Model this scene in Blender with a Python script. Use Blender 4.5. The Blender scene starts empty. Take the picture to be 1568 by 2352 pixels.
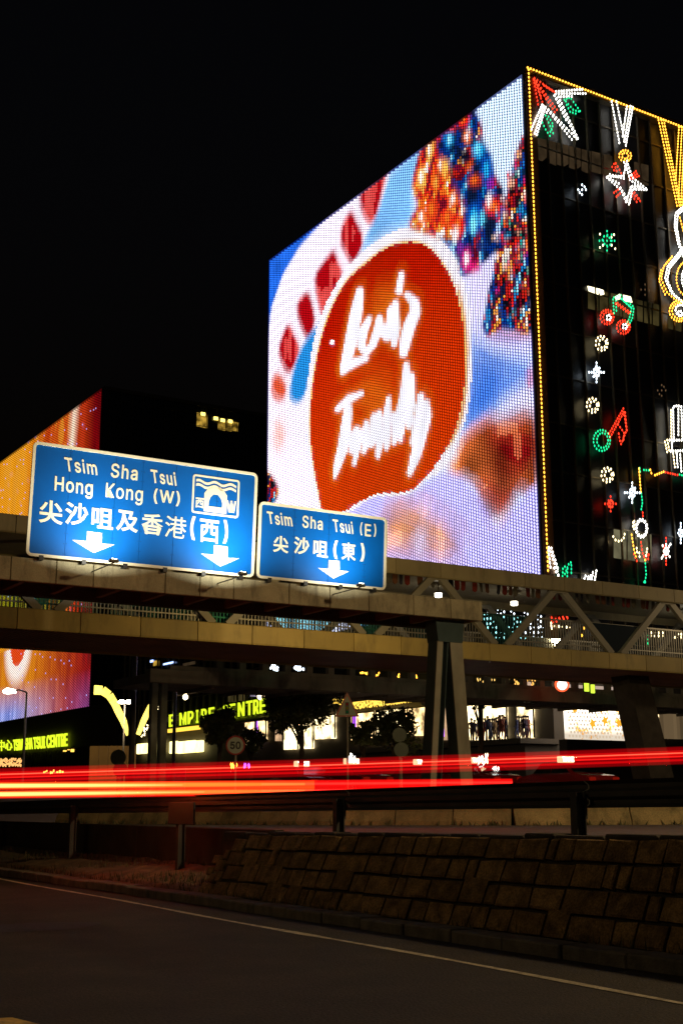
import bpy, bmesh, math, random
import numpy as np
from mathutils import Vector, Matrix
random.seed(7); rng = np.random.RandomState(5)
SC = bpy.context.scene; COL = SC.collection
# ------------------------------------------------------------------ camera
# world axes: X runs along the gantry and the footbridge, Y along the road and the big screen
F_PX, PITCH, ROLL, HEAD, CAM_Z = 2955.0, 0.22222, -0.003418, 0.55334, 1.5
_fw = Vector((math.sin(HEAD)*math.cos(PITCH), math.cos(HEAD)*math.cos(PITCH), math.sin(PITCH)))
_rt = Vector((math.cos(HEAD), -math.sin(HEAD), 0)); _up = _rt.cross(_fw)
_r = _rt*math.cos(ROLL)+_up*math.sin(ROLL); _u = -_rt*math.sin(ROLL)+_up*math.cos(ROLL)
cd = bpy.data.cameras.new('camera'); cam = bpy.data.objects.new('camera', cd); COL.objects.link(cam)
cd.sensor_fit = 'VERTICAL'; cd.sensor_height = 36; cd.lens = F_PX/2352*36; cd.clip_end = 3000; cd.clip_start = .1
cam.matrix_world = Matrix(((_r.x, _u.x, -_fw.x, 0), (_r.y, _u.y, -_fw.y, 0), (_r.z, _u.z, -_fw.z, CAM_Z), (0, 0, 0, 1)))
SC.camera = cam
# ------------------------------------------------------------------ night sky, moonlight, exposure
W = bpy.data.worlds.new('World'); SC.world = W; W.use_nodes = True
wn = W.node_tree; bgn = wn.nodes['Background']; sky = wn.nodes.new('ShaderNodeTexSky')
sky.sky_type = 'NISHITA'; sky.sun_disc = False; sky.sun_elevation = math.radians(-3.6); sky.sun_rotation = math.radians(200)
wn.links.new(sky.outputs[0], bgn.inputs[0]); bgn.inputs[1].default_value = .05
sl = bpy.data.lights.new('moon', 'SUN'); sl.energy = .002; sl.angle = math.radians(.5); sl.color = (.8, .88, 1)
so = bpy.data.objects.new('moon', sl); COL.objects.link(so); so.rotation_euler = (math.radians(50), 0, math.radians(200))
SC.view_settings.view_transform = 'Standard'; SC.view_settings.look = 'None'; SC.view_settings.exposure = 0
SC.view_settings.gamma = 1; SC.view_settings.use_curve_mapping = False

# ------------------------------------------------------------------ helpers
def ray(x, y): return _r*((x-784)/F_PX) - _u*((y-1176)/F_PX) + _fw
def hit(x, y, ax, val):              # where the sight line through a photo point meets the plane axis=val
    d = ray(x, y); t = (val-(0, 0, CAM_Z)[ax])/d[ax]; return Vector((0, 0, CAM_Z))+d*t
def at(x, y, dist):
    d = ray(x, y); t = dist/(d.x*math.sin(HEAD)+d.y*math.cos(HEAD)); return Vector((0, 0, CAM_Z))+d*t

def tag(o, label=None, cat=None, group=None, kind=None):
    if label: o['label'] = label
    if cat: o['category'] = cat
    if group: o['group'] = group
    if kind: o['kind'] = kind
    return o
def empty(name, loc, label, cat, group=None):
    o = bpy.data.objects.new(name, None); o.location = loc; COL.objects.link(o); o.empty_display_size = .3
    return tag(o, label, cat, group)
def root_loc(o):
    v = Vector((0, 0, 0))
    while o is not None: v += Vector(o.location); o = o.parent
    return v
class MB:
    def __init__(s): s.v = []; s.f = []; s.m = []; s.cur = 0
    def add(s, vs, fs):
        b = len(s.v); s.v += [tuple(p) for p in vs]; s.f += [tuple(i+b for i in f) for f in fs]; s.m += [s.cur]*len(fs); return s
    def box(s, x0, x1, y0, y1, z0, z1):
        return s.add([(x0, y0, z0), (x1, y0, z0), (x1, y1, z0), (x0, y1, z0), (x0, y0, z1), (x1, y0, z1), (x1, y1, z1), (x0, y1, z1)],
                     [(0, 3, 2, 1), (4, 5, 6, 7), (0, 1, 5, 4), (1, 2, 6, 5), (2, 3, 7, 6), (3, 0, 4, 7)])
    def cbox(s, x0, x1, y0, y1, z0, z1, c=.01):   # box with chamfered vertical and horizontal edges
        bm = bmesh.new(); bmesh.ops.create_cube(bm, size=1)
        for v in bm.verts:
            v.co = Vector(((x0+x1)/2+v.co.x*(x1-x0), (y0+y1)/2+v.co.y*(y1-y0), (z0+z1)/2+v.co.z*(z1-z0)))
        bmesh.ops.bevel(bm, geom=bm.edges[:], offset=c, segments=1, affect='EDGES')
        bm.verts.index_update(); s.add([v.co[:] for v in bm.verts], [[v.index for v in f.verts] for f in bm.faces]); bm.free(); return s
    def prism(s, pts, axis, a, b):     # polygon pts (2D) extruded along axis between a and b
        n = len(pts)
        def P(p, t): return {0: (t, p[0], p[1]), 1: (p[0], t, p[1]), 2: (p[0], p[1], t)}[axis]
        return s.add([P(p, a) for p in pts]+[P(p, b) for p in pts],
                     [tuple(range(n))[::-1], tuple(range(n, 2*n))]+[(i, (i+1) % n, n+(i+1) % n, n+i) for i in range(n)])
    def bar(s, a, b, w, h=None, up=Vector((0, 0, 1))):
        a = Vector(a); b = Vector(b); d = (b-a).normalized(); h = h or w
        if abs(d.dot(up)) > .99: up = Vector((0, 1, 0))
        sx = d.cross(up).normalized(); sy = sx.cross(d).normalized()
        q = [(-w/2, -h/2), (w/2, -h/2), (w/2, h/2), (-w/2, h/2)]
        return s.add([a+sx*i+sy*j for i, j in q]+[b+sx*i+sy*j for i, j in q],
                     [(3, 2, 1, 0), (4, 5, 6, 7), (0, 1, 5, 4), (1, 2, 6, 5), (2, 3, 7, 6), (3, 0, 4, 7)])
    def tube(s, pts, r, n=8):
        pts = [Vector(p) for p in pts]; rs = r if isinstance(r, (list, tuple)) else [r]*len(pts); vs = []; fs = []
        for i, p in enumerate(pts):
            d = (pts[min(i+1, len(pts)-1)]-pts[max(i-1, 0)]).normalized()
            up = Vector((0, 0, 1)) if abs(d.z) < .95 else Vector((1, 0, 0))
            sx = d.cross(up).normalized(); sy = sx.cross(d)
            vs += [p+(sx*math.cos(k*2*math.pi/n)+sy*math.sin(k*2*math.pi/n))*rs[i] for k in range(n)]
        for i in range(len(pts)-1):
            for k in range(n): fs.append((i*n+k, i*n+(k+1) % n, (i+1)*n+(k+1) % n, (i+1)*n+k))
        fs += [tuple(range(n))[::-1], tuple(range((len(pts)-1)*n, len(pts)*n))]
        return s.add(vs, fs)
    def disc(s, c, r, axis_dir, t, n=24):
        d = Vector(axis_dir).normalized(); return s.tube([Vector(c), Vector(c)+d*t], r, n)
    def build(s, name, mat, parent=None, loc=None, smooth=False, kind=None, label=None):
        me = bpy.data.meshes.new(name)
        L = root_loc(parent) if parent is not None else (Vector(loc) if loc is not None else Vector((0, 0, 0)))
        me.from_pydata([tuple(Vector(p)-L) for p in s.v], [], s.f)
        for m in (mat if isinstance(mat, (list, tuple)) else [mat]): me.materials.append(m)
        if any(s.m): me.polygons.foreach_set('material_index', s.m)
        if smooth: me.polygons.foreach_set('use_smooth', [True]*len(me.polygons))
        me.update(); o = bpy.data.objects.new(name, me); COL.objects.link(o)
        if parent is not None: o.parent = parent
        else: o.location = L
        if kind: o['kind'] = kind
        if label: o['label'] = label
        return o
def copy_tree(o, parent=None, kids=None):
    c = o.copy(); COL.objects.link(c)
    if parent is not None: c.parent = parent
    for ch in list(o.children): copy_tree(ch, c)
    return c

# ------------------------------------------------------------------ materials
def newmat(name):
    m = bpy.data.materials.new(name); m.use_nodes = True; return m, m.node_tree, m.node_tree.nodes['Principled BSDF']
def surf(name, col, rough=.7, metal=0, var=.25, scale=3., bump=.0, bscale=40., dirt=None, dscale=.8, spec=.5, speck=0, ovar=.07):
    m, t, b = newmat(name); N = t.nodes.new; L = t.links.new
    tc = N('ShaderNodeTexCoord'); gm = N('ShaderNodeNewGeometry')
    n1 = N('ShaderNodeTexNoise'); n1.inputs['Scale'].default_value = scale; n1.inputs['Detail'].default_value = 6
    L(gm.outputs['Position'], n1.inputs['Vector'])
    mr = N('ShaderNodeMapRange'); mr.inputs['From Min'].default_value = .3; mr.inputs['From Max'].default_value = .7
    mr.inputs['To Min'].default_value = 1-var; mr.inputs['To Max'].default_value = 1+var; L(n1.outputs['Fac'], mr.inputs['Value'])
    oi = N('ShaderNodeObjectInfo'); m2 = N('ShaderNodeMapRange'); m2.inputs['To Min'].default_value = 1-ovar; m2.inputs['To Max'].default_value = 1+ovar
    L(oi.outputs['Random'], m2.inputs['Value'])
    mu = N('ShaderNodeMath'); mu.operation = 'MULTIPLY'; L(mr.outputs[0], mu.inputs[0]); L(m2.outputs[0], mu.inputs[1])
    if speck:
        ns = N('ShaderNodeTexNoise'); ns.inputs['Scale'].default_value = 45; ns.inputs['Detail'].default_value = 3; L(gm.outputs['Position'], ns.inputs['Vector'])
        rs = N('ShaderNodeMapRange'); rs.inputs['From Min'].default_value = .35; rs.inputs['From Max'].default_value = .65; rs.inputs['To Min'].default_value = 1-speck; rs.inputs['To Max'].default_value = 1+speck; L(ns.outputs['Fac'], rs.inputs['Value'])
        m3 = N('ShaderNodeMath'); m3.operation = 'MULTIPLY'; L(mu.outputs[0], m3.inputs[0]); L(rs.outputs[0], m3.inputs[1]); mu = m3
    vm = N('ShaderNodeVectorMath'); vm.operation = 'SCALE'; vm.inputs[0].default_value = col; L(mu.outputs[0], vm.inputs['Scale'])
    out = vm.outputs[0]
    if dirt:
        n2 = N('ShaderNodeTexNoise'); n2.inputs['Scale'].default_value = dscale; n2.inputs['Detail'].default_value = 8; n2.inputs['Roughness'].default_value = .7
        mp = N('ShaderNodeMapping'); mp.inputs['Scale'].default_value = (1.6, 1.6, .45); L(gm.outputs['Position'], mp.inputs['Vector']); L(mp.outputs[0], n2.inputs['Vector'])
        r2 = N('ShaderNodeMapRange'); r2.inputs['From Min'].default_value = .5; r2.inputs['From Max'].default_value = .68; r2.inputs['To Max'].default_value = .75
        L(n2.outputs['Fac'], r2.inputs['Value']); mx = N('ShaderNodeMix'); mx.data_type = 'RGBA'
        L(r2.outputs[0], mx.inputs['Factor']); L(out, mx.inputs['A']); mx.inputs['B'].default_value = (*dirt, 1); out = mx.outputs['Result']
    L(out, b.inputs['Base Color']); b.inputs['Roughness'].default_value = rough; b.inputs['Metallic'].default_value = metal
    b.inputs['Specular IOR Level'].default_value = spec
    if bump:
        n3 = N('ShaderNodeTexNoise'); n3.inputs['Scale'].default_value = bscale; n3.inputs['Detail'].default_value = 5; L(gm.outputs['Position'], n3.inputs['Vector'])
        bp = N('ShaderNodeBump'); bp.inputs['Strength'].default_value = bump; bp.inputs['Distance'].default_value = .02
        L(n3.outputs['Fac'], bp.inputs['Height']); L(bp.outputs[0], b.inputs['Normal'])
    return m
def emit(name, col, strength=1., sampled=False, var=0., vscale=1.):
    m, t, b = newmat(name); t.nodes.remove(b); e = t.nodes.new('ShaderNodeEmission'); e.inputs[0].default_value = (*col, 1); e.inputs[1].default_value = strength
    if var:
        g = t.nodes.new('ShaderNodeNewGeometry'); n = t.nodes.new('ShaderNodeTexNoise'); n.inputs['Scale'].default_value = vscale; n.inputs['Detail'].default_value = 4
        t.links.new(g.outputs['Position'], n.inputs['Vector']); r = t.nodes.new('ShaderNodeMapRange')
        r.inputs['From Min'].default_value = .35; r.inputs['From Max'].default_value = .65; r.inputs['To Min'].default_value = strength*(1-var); r.inputs['To Max'].default_value = strength*(1+var)
        t.links.new(n.outputs['Fac'], r.inputs['Value']); t.links.new(r.outputs[0], e.inputs[1])
    t.links.new(e.outputs[0], t.nodes['Material Output'].inputs[0])
    m.cycles.emission_sampling = 'AUTO' if sampled else 'NONE'; return m
def attr_emit(name, strength):
    m, t, b = newmat(name); t.nodes.remove(b); e = t.nodes.new('ShaderNodeEmission'); a = t.nodes.new('ShaderNodeVertexColor'); a.layer_name = 'led'
    t.links.new(a.outputs[0], e.inputs[0]); e.inputs[1].default_value = strength
    t.links.new(e.outputs[0], t.nodes['Material Output'].inputs[0]); m.cycles.emission_sampling = 'NONE'; return m
def glass_mat(name, col, alpha, rough=.05):
    m, t, b = newmat(name); N = t.nodes.new; g = N('ShaderNodeBsdfGlossy'); g.inputs['Roughness'].default_value = rough; g.inputs[0].default_value = (.8, .9, .9, 1)
    tr = N('ShaderNodeBsdfTransparent'); tr.inputs[0].default_value = (*col, 1); mx = N('ShaderNodeMixShader'); fr = N('ShaderNodeFresnel'); fr.inputs[0].default_value = 1.5
    t.nodes.remove(b); t.links.new(fr.outputs[0], mx.inputs[0]); t.links.new(tr.outputs[0], mx.inputs[1]); t.links.new(g.outputs[0], mx.inputs[2])
    t.links.new(mx.outputs[0], t.nodes['Material Output'].inputs[0]); return m
M = {}
M['asphalt'] = surf('asphalt', (.033, .026, .0145), .8, var=.3, scale=1.2, bump=1., bscale=38, dirt=(.019, .015, .009), dscale=.35, speck=.55, spec=.3)
M['asphalt2'] = surf('asphalt_far', (.075, .06, .05), .75, var=.25, scale=1.5, bump=.5, bscale=40)
M['patch'] = surf('asphalt_patch', (.009, .008, .009), .75, var=.3, scale=5, bump=.7, bscale=60)
M['white_line'] = surf('road_paint', (.42, .36, .24), .8, var=.4, scale=6, bump=.4, dirt=(.10, .08, .05), dscale=4, speck=.3)
M['yellow_line'] = surf('yellow_paint', (.6, .38, .05), .7, var=.3, scale=6, dirt=(.15, .1, .04), dscale=4)
M['kerb'] = surf('kerb_concrete', (.16, .14, .1), .85, var=.3, scale=5, bump=.6, dirt=(.05, .05, .035), dscale=1.5)
M['stone'] = surf('pitching_stone', (.24, .15, .055), .9, var=.5, scale=6, bump=1., bscale=16, dirt=(.12, .08, .035), dscale=2.2, speck=.35, ovar=.28, spec=.2)
M['joint'] = surf('dark_mortar', (.035, .028, .018), .95, var=.3, scale=8, bump=.5)
M['soil'] = surf('verge_soil', (.15, .105, .05), .95, var=.5, scale=2.5, bump=1, bscale=12, dirt=(.06, .055, .02), dscale=1.2)
M['grass'] = surf('grass_blade', (.07, .07, .025), .8, var=.4, scale=3)
M['wall_dark'] = surf('retaining_concrete', (.045, .036, .02), .9, var=.4, scale=2, bump=.6, dirt=(.03, .03, .02), dscale=.8)
M['barrier'] = surf('barrier_concrete', (.24, .19, .08), .85, var=.4, scale=1.2, bump=.5, dirt=(.05, .05, .02), dscale=1.6, speck=.2, ovar=.2)
M['gantry'] = surf('gantry_concrete', (.36, .325, .20), .8, var=.2, scale=1.6, bump=.3, bscale=18, dirt=(.15, .13, .08), dscale=3.0, speck=.12, ovar=.1)
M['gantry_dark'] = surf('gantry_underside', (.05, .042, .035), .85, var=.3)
M['fascia'] = surf('bridge_cladding', (.44, .35, .13), .55, var=.12, scale=.8, bump=.08, dirt=(.26, .21, .09), dscale=1.2, ovar=.16)
M['roof_clad'] = surf('roof_cladding', (.32, .28, .17), .6, var=.12, scale=.8, dirt=(.19, .165, .10), dscale=1.2, ovar=.14)
M['steel'] = surf('painted_steel', (.26, .255, .22), .5, var=.1, scale=2)
M['teal'] = surf('teal_steel', (.05, .085, .085), .5, var=.2, scale=2)
M['leg_face'] = surf('leg_face', (.34, .33, .24), .6, var=.15, scale=2, dirt=(.2, .19, .13), dscale=1)
M['soffit'] = surf('soffit_slat', (.50, .24, .15), .5, var=.2, scale=1)
M['ceiling'] = surf('ceiling_panel', (.35, .32, .25), .7, var=.1)
M['deck2'] = surf('far_bridge_concrete', (.30, .27, .21), .85, var=.2, scale=1.2, dirt=(.09, .085, .07))
M['rail'] = surf('galvanised_rail', (.06, .06, .05), .6, metal=.3, var=.25)
M['bar'] = surf('railing_bar', (.3, .3, .28), .45, metal=.5, var=.1)
M['glass'] = glass_mat('balustrade_glass', (.55, .85, .8), .5)
M['facade'] = surf('facade_glass', (.006, .007, .010), .42, var=.2, scale=.3, spec=.6)
M['facade_left'] = surf('facade_glass_left', (.010, .011, .012), .2, var=.3, scale=.3)
M['mullion'] = surf('mullion', (.10, .085, .06), .35, metal=.6, var=.2)
M['edge_metal'] = surf('corner_trim', (.16, .09, .045), .4, metal=.3, var=.2)
M['blue'] = surf('sign_blue', (.0, .092, .37), .5, var=.05, scale=2.0, spec=.12)
M['cream'] = surf('sign_cream', (.80, .74, .52), .5, var=.05, scale=2)
M['signback'] = surf('sign_back', (.03, .045, .045), .6, var=.1)
M['black'] = surf('black_paint', (.01, .01, .01), .5)
M['bark'] = surf('bark', (.06, .045, .03), .9, var=.3, scale=6)
M['leaf'] = surf('leaf', (.09, .11, .035), .6, var=.5, scale=1.5)
M['podium'] = surf('podium_stone', (.045, .038, .03), .7, var=.2, scale=.5)
M['hoard'] = surf('hoarding_board', (.24, .14, .035), .7, var=.1, scale=.8)
M['red_paint'] = surf('red_paint', (.20, .012, .01), .4, var=.05)
M['signwhite'] = surf('sign_white', (.20, .24, .23), .5, var=.05)
M['taxi_red'] = surf('taxi_red', (.30, .012, .01), .25, var=.05)
M['taxi_silver'] = surf('taxi_silver', (.35, .35, .35), .3, metal=.5)
M['tyre'] = surf('tyre', (.015, .015, .015), .9)
M['carglass'] = surf('car_glass', (.01, .012, .014), .05)
M['people'] = [surf('coat_%d' % i, c, .9) for i, c in enumerate([(.06, .05, .10), (.22, .06, .05), (.07, .09, .22), (.25, .18, .13)])]
M['skin'] = surf('skin', (.4, .26, .18), .6)
M['e_white'] = emit('bulb_white', (1, .96, .86), 7); M['e_cool'] = emit('bulb_cool', (.75, .88, 1), 6)
M['e_gold'] = emit('bulb_gold', (1, .42, .035), 5.5); M['e_warm'] = emit('bulb_warm', (1, .80, .42), 6)
M['e_red'] = emit('bulb_red', (1, .035, .012), 3.2); M['e_green'] = emit('bulb_green', (.01, .8, .28), 2.2)
M['e_dim'] = emit('bulb_dim', (1, .6, .3), .12); M['e_blue'] = emit('bulb_blue', (.35, .5, 1), 3)
M['housing'] = surf('lamp_housing', (.12, .12, .11), .5, metal=.4)
M['lamp'] = emit('lamp_glow', (1, .9, .68), 12, True)
M['sodium'] = emit('sodium_glow', (1, .62, .25), 20, True)
M['flood'] = emit('flood_glow', (1, .95, .75), 30, True)

# ------------------------------------------------------------------ ground
def sheet(name, pts, z, mat, kind='structure', div=None):
    mb = MB(); n = len(pts); mb.add([(p[0], p[1], p[2] if len(p) > 2 else z) for p in pts], [tuple(range(n))])
    o = mb.build(name, mat, kind=kind); return o
sheet('ground', [(-800, -300), (10.9, -300), (10.9, 1500), (-800, 1500)], -.01, M['asphalt'])
road = sheet('near_road', [(-12, -20), (8.8, -20), (8.8, 200), (-12, 200)], -.004, M['asphalt'])
# slightly uneven solid white edge line with a swell where it was repainted
mb = MB(); L0 = []; R0 = []
for i in range(120):
    y = -2+i*.6; xc = 7.66+.042*max(0, y-7)*.9+.03*math.sin(y*.7); w = .046+.01*math.sin(y*2.3)+random.uniform(-.004, .004)+(.03 if 13.0 < y < 13.8 else 0)
    L0.append((xc-w, y, .002)); R0.append((xc+w, y, .002))
n = len(L0); mb.add(L0+R0, [(i, n+i, n+i+1, i+1) for i in range(n-1)]); mb.build('edge_line', M['white_line'], kind='structure')
c = hit(60, 2130, 2, .001); mb = MB()
pp = [(c.x+1.0*math.cos(a)*(1+.12*math.sin(3*a)), c.y+.55*math.sin(a)*(1+.1*math.cos(5*a)), .002) for a in [k*math.pi/12 for k in range(24)]]
mb.add(pp, [tuple(range(24))]); mb.build('asphalt_patch', M['patch'], kind='structure')
c = hit(0, 2345, 2, .001); mb = MB(); mb.add([(c.x-1.2, c.y+.35, .003), (c.x+.12, c.y+.1, .003), (c.x+.2, c.y-.35, .003), (c.x-1.2, c.y-.35, .003)], [(0, 3, 2, 1)])
mb.build('yellow_marking', M['yellow_line'], kind='structure')
# kerb stones
kr = empty('kerb', (8.8, 20, 0), 'low grey kerb of concrete blocks at the foot of the stone bank', 'kerb')
proto = None
for i in range(64):
    y = 1+i*.92
    if proto is None:
        mb = MB(); mb.cbox(0, .36, 0, .90, -.02, .13, .018); proto = mb.build('kerb_stone', M['kerb'], kr); proto.location = Vector((8.8, y, 0))-kr.location
        for v in proto.data.vertices: v.co += kr.location
    else:
        k = proto.copy(); COL.objects.link(k); k.location = Vector((8.8+random.uniform(-.012, .012), y, random.uniform(-.012, .008)))-kr.location; k.rotation_euler = (0, 0, random.uniform(-.01, .01))
# stone-pitched bank
bank = MB()
def crest(y): return 1.16-.0135*max(0, y-8)
YS = [-1+i*.5 for i in range(41)]
vs = []; fs = []
for y in YS:
    zc = crest(y)-.03; k = max(0, min(1, (19.6-y)/1.4)); k = k**.5
    vs += [(9.17, y, -.02), (9.24, y, .10), (9.24+.46*k, y, .10+(zc-.10)*k), (9.24+.66*k+.1, y, .10+(zc-.10)*k), (11.2, y, .1+(zc-.1)*k if k > 0 else .35)]
for i in range(len(YS)-1):
    for j in range(4): fs.append((i*5+j, i*5+j+1, i*5+5+j+1, i*5+5+j))
bank.add(vs, [f[::-1] for f in fs]); bk = bank.build('stone_bank', M['joint'], kind='structure')
# stones on its face: irregular courses running along the road
rows = 4; smeshes = []
def bank_pt(y, t, out=0):             # t 0..1 up the face
    zc = crest(y); return Vector((9.22+.46*t-out*.9, y, .10+(zc-.10)*t+out*.4))
stones = 0
for rI in range(rows):
    y = 1.0+random.random()*.3
    t0 = rI/rows; t1 = (rI+1)/rows
    while y < 19.1:
        w = random.choice([.22, .36, .44, .52, .6])*random.uniform(.85, 1.15)*(.8 if rI == 3 else 1); y2 = min(y+w, 19.3)
        g = .016; a = y+g; b = y2-g; lo = t0+.018; hi = t1-.018
        if random.random() < .18 and rI < rows-1: hi += .05
        o0 = .0; o1 = random.uniform(.018, .04); j = lambda s: random.uniform(-s, s)
        kk = max(.02, min(1, (19.6-y)/1.4))**.5
        def P(yy, tt, oo):
            tt = tt*kk if kk < 1 else tt
            return bank_pt(yy, tt, oo)
        q = [(a+j(.012), lo+j(.01)), (b+j(.012), lo+j(.01)), (b+j(.012), hi+j(.01)), (a+j(.012), hi+j(.01))]
        cy = (a+b)/2; ct = (lo+hi)/2
        outer = [P(p[0], p[1], -.02) for p in q]
        mid = [P(p[0], p[1], o1*.6) for p in q]
        inn = [P(cy+(p[0]-cy)*.82, ct+(p[1]-ct)*.82, o1+j(.012)) for p in q]
        mb = MB(); mb.add(outer+mid+inn, [(0, 1, 5, 4), (1, 2, 6, 5), (2, 3, 7, 6), (3, 0, 4, 7), (4, 5, 9, 8), (5, 6, 10, 9), (6, 7, 11, 10), (7, 4, 8, 11), (8, 9, 10, 11)])
        if stones < 295: mb.build('stone', M['stone'], bk); stones += 1
        y = y2
# coping course on the crest
y = 1.0
cp = empty('coping', (9.9, 10, 1.1), 'dark rough coping course along the top of the stone bank', 'coping')
while y < 18.6:
    w = random.uniform(.5, .9); mb = MB(); z = crest(y+w/2)
    mb.cbox(9.68, 10.0, y+.01, y+w-.01, z-.12, z+.03+random.uniform(-.01, .015), .02); mb.build('coping_stone', M['wall_dark'], cp); y += w
# verge beyond the bank's nose, sloping up to the road behind
mb = MB(); nx, ny = 14, 90; vs = []; fs = []
for j in range(ny+1):
    for i in range(nx+1):
        x = 9.16+(10.95-9.16)*i/nx; yy = 19.0+j*.7
        z = .10+.30*(i/nx)**.7+.035*math.sin(x*9+yy*2.1)*math.sin(yy*1.3)+random.uniform(-.012, .012)
        vs.append((x, yy, z))
for j in range(ny):
    for i in range(nx): a = j*(nx+1)+i; fs.append((a, a+1, a+nx+2, a+nx+1))
mb.add(vs, fs); mb.build('verge', M['soil'], kind='structure', smooth=True)
mb = MB()
for k in range(2600):
    if k < 1900: x = random.uniform(9.25, 10.8); yy = 19.3+random.random()**1.6*22
    else: x = random.choice([9.2, 9.22])+random.uniform(-.05, .06); yy = random.uniform(3, 30)
    dens = math.sin(x*3.1+yy*.9)*math.sin(yy*.45+1)
    if dens < -.1 and k < 1900: continue
    z0 = .10+.30*((x-9.16)/1.79)**.7 if yy > 19 and x > 9.3 else .1
    hgt = random.uniform(.05, .16); a = random.uniform(0, 6.28); w = .012
    mb.add([(x-w*math.cos(a), yy-w*math.sin(a), z0-.02), (x+w*math.cos(a), yy+w*math.sin(a), z0-.02), (x+random.uniform(-.06, .06), yy+random.uniform(-.06, .06), z0+hgt)], [(0, 1, 2)])
mb.build('grass', M['grass'], kind='stuff')
tag(bpy.data.objects['grass'], 'sparse tufts of dry grass on the verge and along the kerb', 'grass')
# retaining wall below the second road, with a stone end pier
rw = empty('retaining_wall', (11.0, 30, .3), 'low dark retaining wall behind the grass verge on the left', 'wall')
for i in range(22):
    mb = MB(); mb.cbox(10.93, 11.12, 19.9+i*2.0, 21.89+i*2.0, .2, 1.05, .015); mb.build('wall_panel', M['wall_dark'], rw)
mb = MB(); ep = at(520, 1975, 21.3)
mb.cbox(10.25, 10.75, 18.75, 19.45, .1, .98, .03); tag(mb.build('end_pier', M['stone'], loc=(10.5, 19.1, .1)), 'short square stone pier closing the left end of the stone bank', 'pier')
# second road and ground beyond
sheet('second_road', [(11.12, -40), (60, -40), (60, 18), (26, 19.2), (11.12, 31)], 1.02, M['asphalt2'])
sheet('bank_top', [(9.9, -40), (11.12, -40), (11.12, 19.9), (9.9, 18.6)], 1.012, M['soil'])
mb = MB(); xs = [11.12, 30, 50, 400, 900]; 
prof = [(-60, 1.0), (30, 1.0), (38, 1.02), (50, 2.0), (60, 2.0), (90, 2.0), (400, 2.0), (1500, 2.0)]
vs = []; fs = []
for i, s in enumerate(prof):
    for xk in range(9):
        lat = -600+xk*150; dd = s[0]
        vs.append((dd*math.sin(HEAD)+lat*math.cos(HEAD), dd*math.cos(HEAD)-lat*math.sin(HEAD), s[1]))
for i in range(len(prof)-1):
    for k in range(8): a = i*9+k; fs.append((a, a+1, a+10, a+9))
# keep only the part right of the near road
gb = bmesh.new(); bv = [gb.verts.new(v) for v in vs]
for f in fs: gb.faces.new([bv[i] for i in f])
bmesh.ops.bisect_plane(gb, geom=gb.verts[:]+gb.edges[:]+gb.faces[:], plane_co=(11.12, 0, 0), plane_no=(-1, 0, 0), clear_outer=True)
gb.verts.index_update(); mb.add([v.co[:] for v in gb.verts], [[v.index for v in f.verts] for f in gb.faces]); gb.free()
mb.build('terrain', M['asphalt2'], kind='structure')

# ------------------------------------------------------------------ jersey barrier between the roads
bline = [(9.0+2.2, 31.3), (13.3, 28.3), (15.2, 24.7), (17.9, 22.1), (21.3, 20.4), (26.5, 19.0), (34, 17.5)]
jb = empty('concrete_barrier', (17.9, 22.1, 1.02), 'pale concrete barrier with slanted joints behind the dark guardrail', 'barrier')
def poly_pts(pts, step):
    out = []; 
    for i in range(len(pts)-1):
        a = Vector(pts[i]); b = Vector(pts[i+1]); n = max(1, round((b-a).length/step))
        for k in range(n): out.append(a.lerp(b, k/n))
    out.append(Vector(pts[-1])); return out
segs = poly_pts(bline, 1.15)
prof = [(-.26, 0), (.26, 0), (.24, .09), (.12, .28), (.09, .56), (-.09, .56), (-.12, .28), (-.24, .09)]
for i in range(len(segs)-1):
    a, b = segs[i], segs[i+1]; d = (b-a).normalized(); nn = Vector((d.y, -d.x)); a2 = a+d*.012; b2 = b-d*.012
    mb = MB(); vs = [(a2.x+nn.x*p, a2.y+nn.y*p, 1.02+z) for p, z in prof]+[(b2.x+nn.x*p, b2.y+nn.y*p, 1.02+z) for p, z in prof]
    mb.add(vs, [tuple(range(8)), tuple(range(15, 7, -1))]+[(k, 8+k, 8+(k+1) % 8, (k+1) % 8) for k in range(8)])
    mb.build('barrier_block', M['barrier'], jb)
mb = MB()
for k in range(420):
    p = segs[0].lerp(segs[-1], 0); i = random.randrange(len(segs)-1); p = segs[i].lerp(segs[i+1], random.random()); d = (segs[i+1]-segs[i]).normalized(); nn = Vector((d.y, -d.x))
    p = p+nn*(-.3 if nn.y > 0 else .3); a = random.uniform(0, 6.28); h = random.uniform(.05, .16)
    mb.add([(p.x-.03*math.cos(a), p.y, 1.02), (p.x+.03*math.cos(a), p.y, 1.02), (p.x+random.uniform(-.1, .1), p.y+random.uniform(-.1, .1), 1.02+h)], [(0, 1, 2)])
tag(mb.build('weeds', M['grass'], kind='stuff'), 'small weeds at the foot of the concrete barrier', 'weeds')

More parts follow.
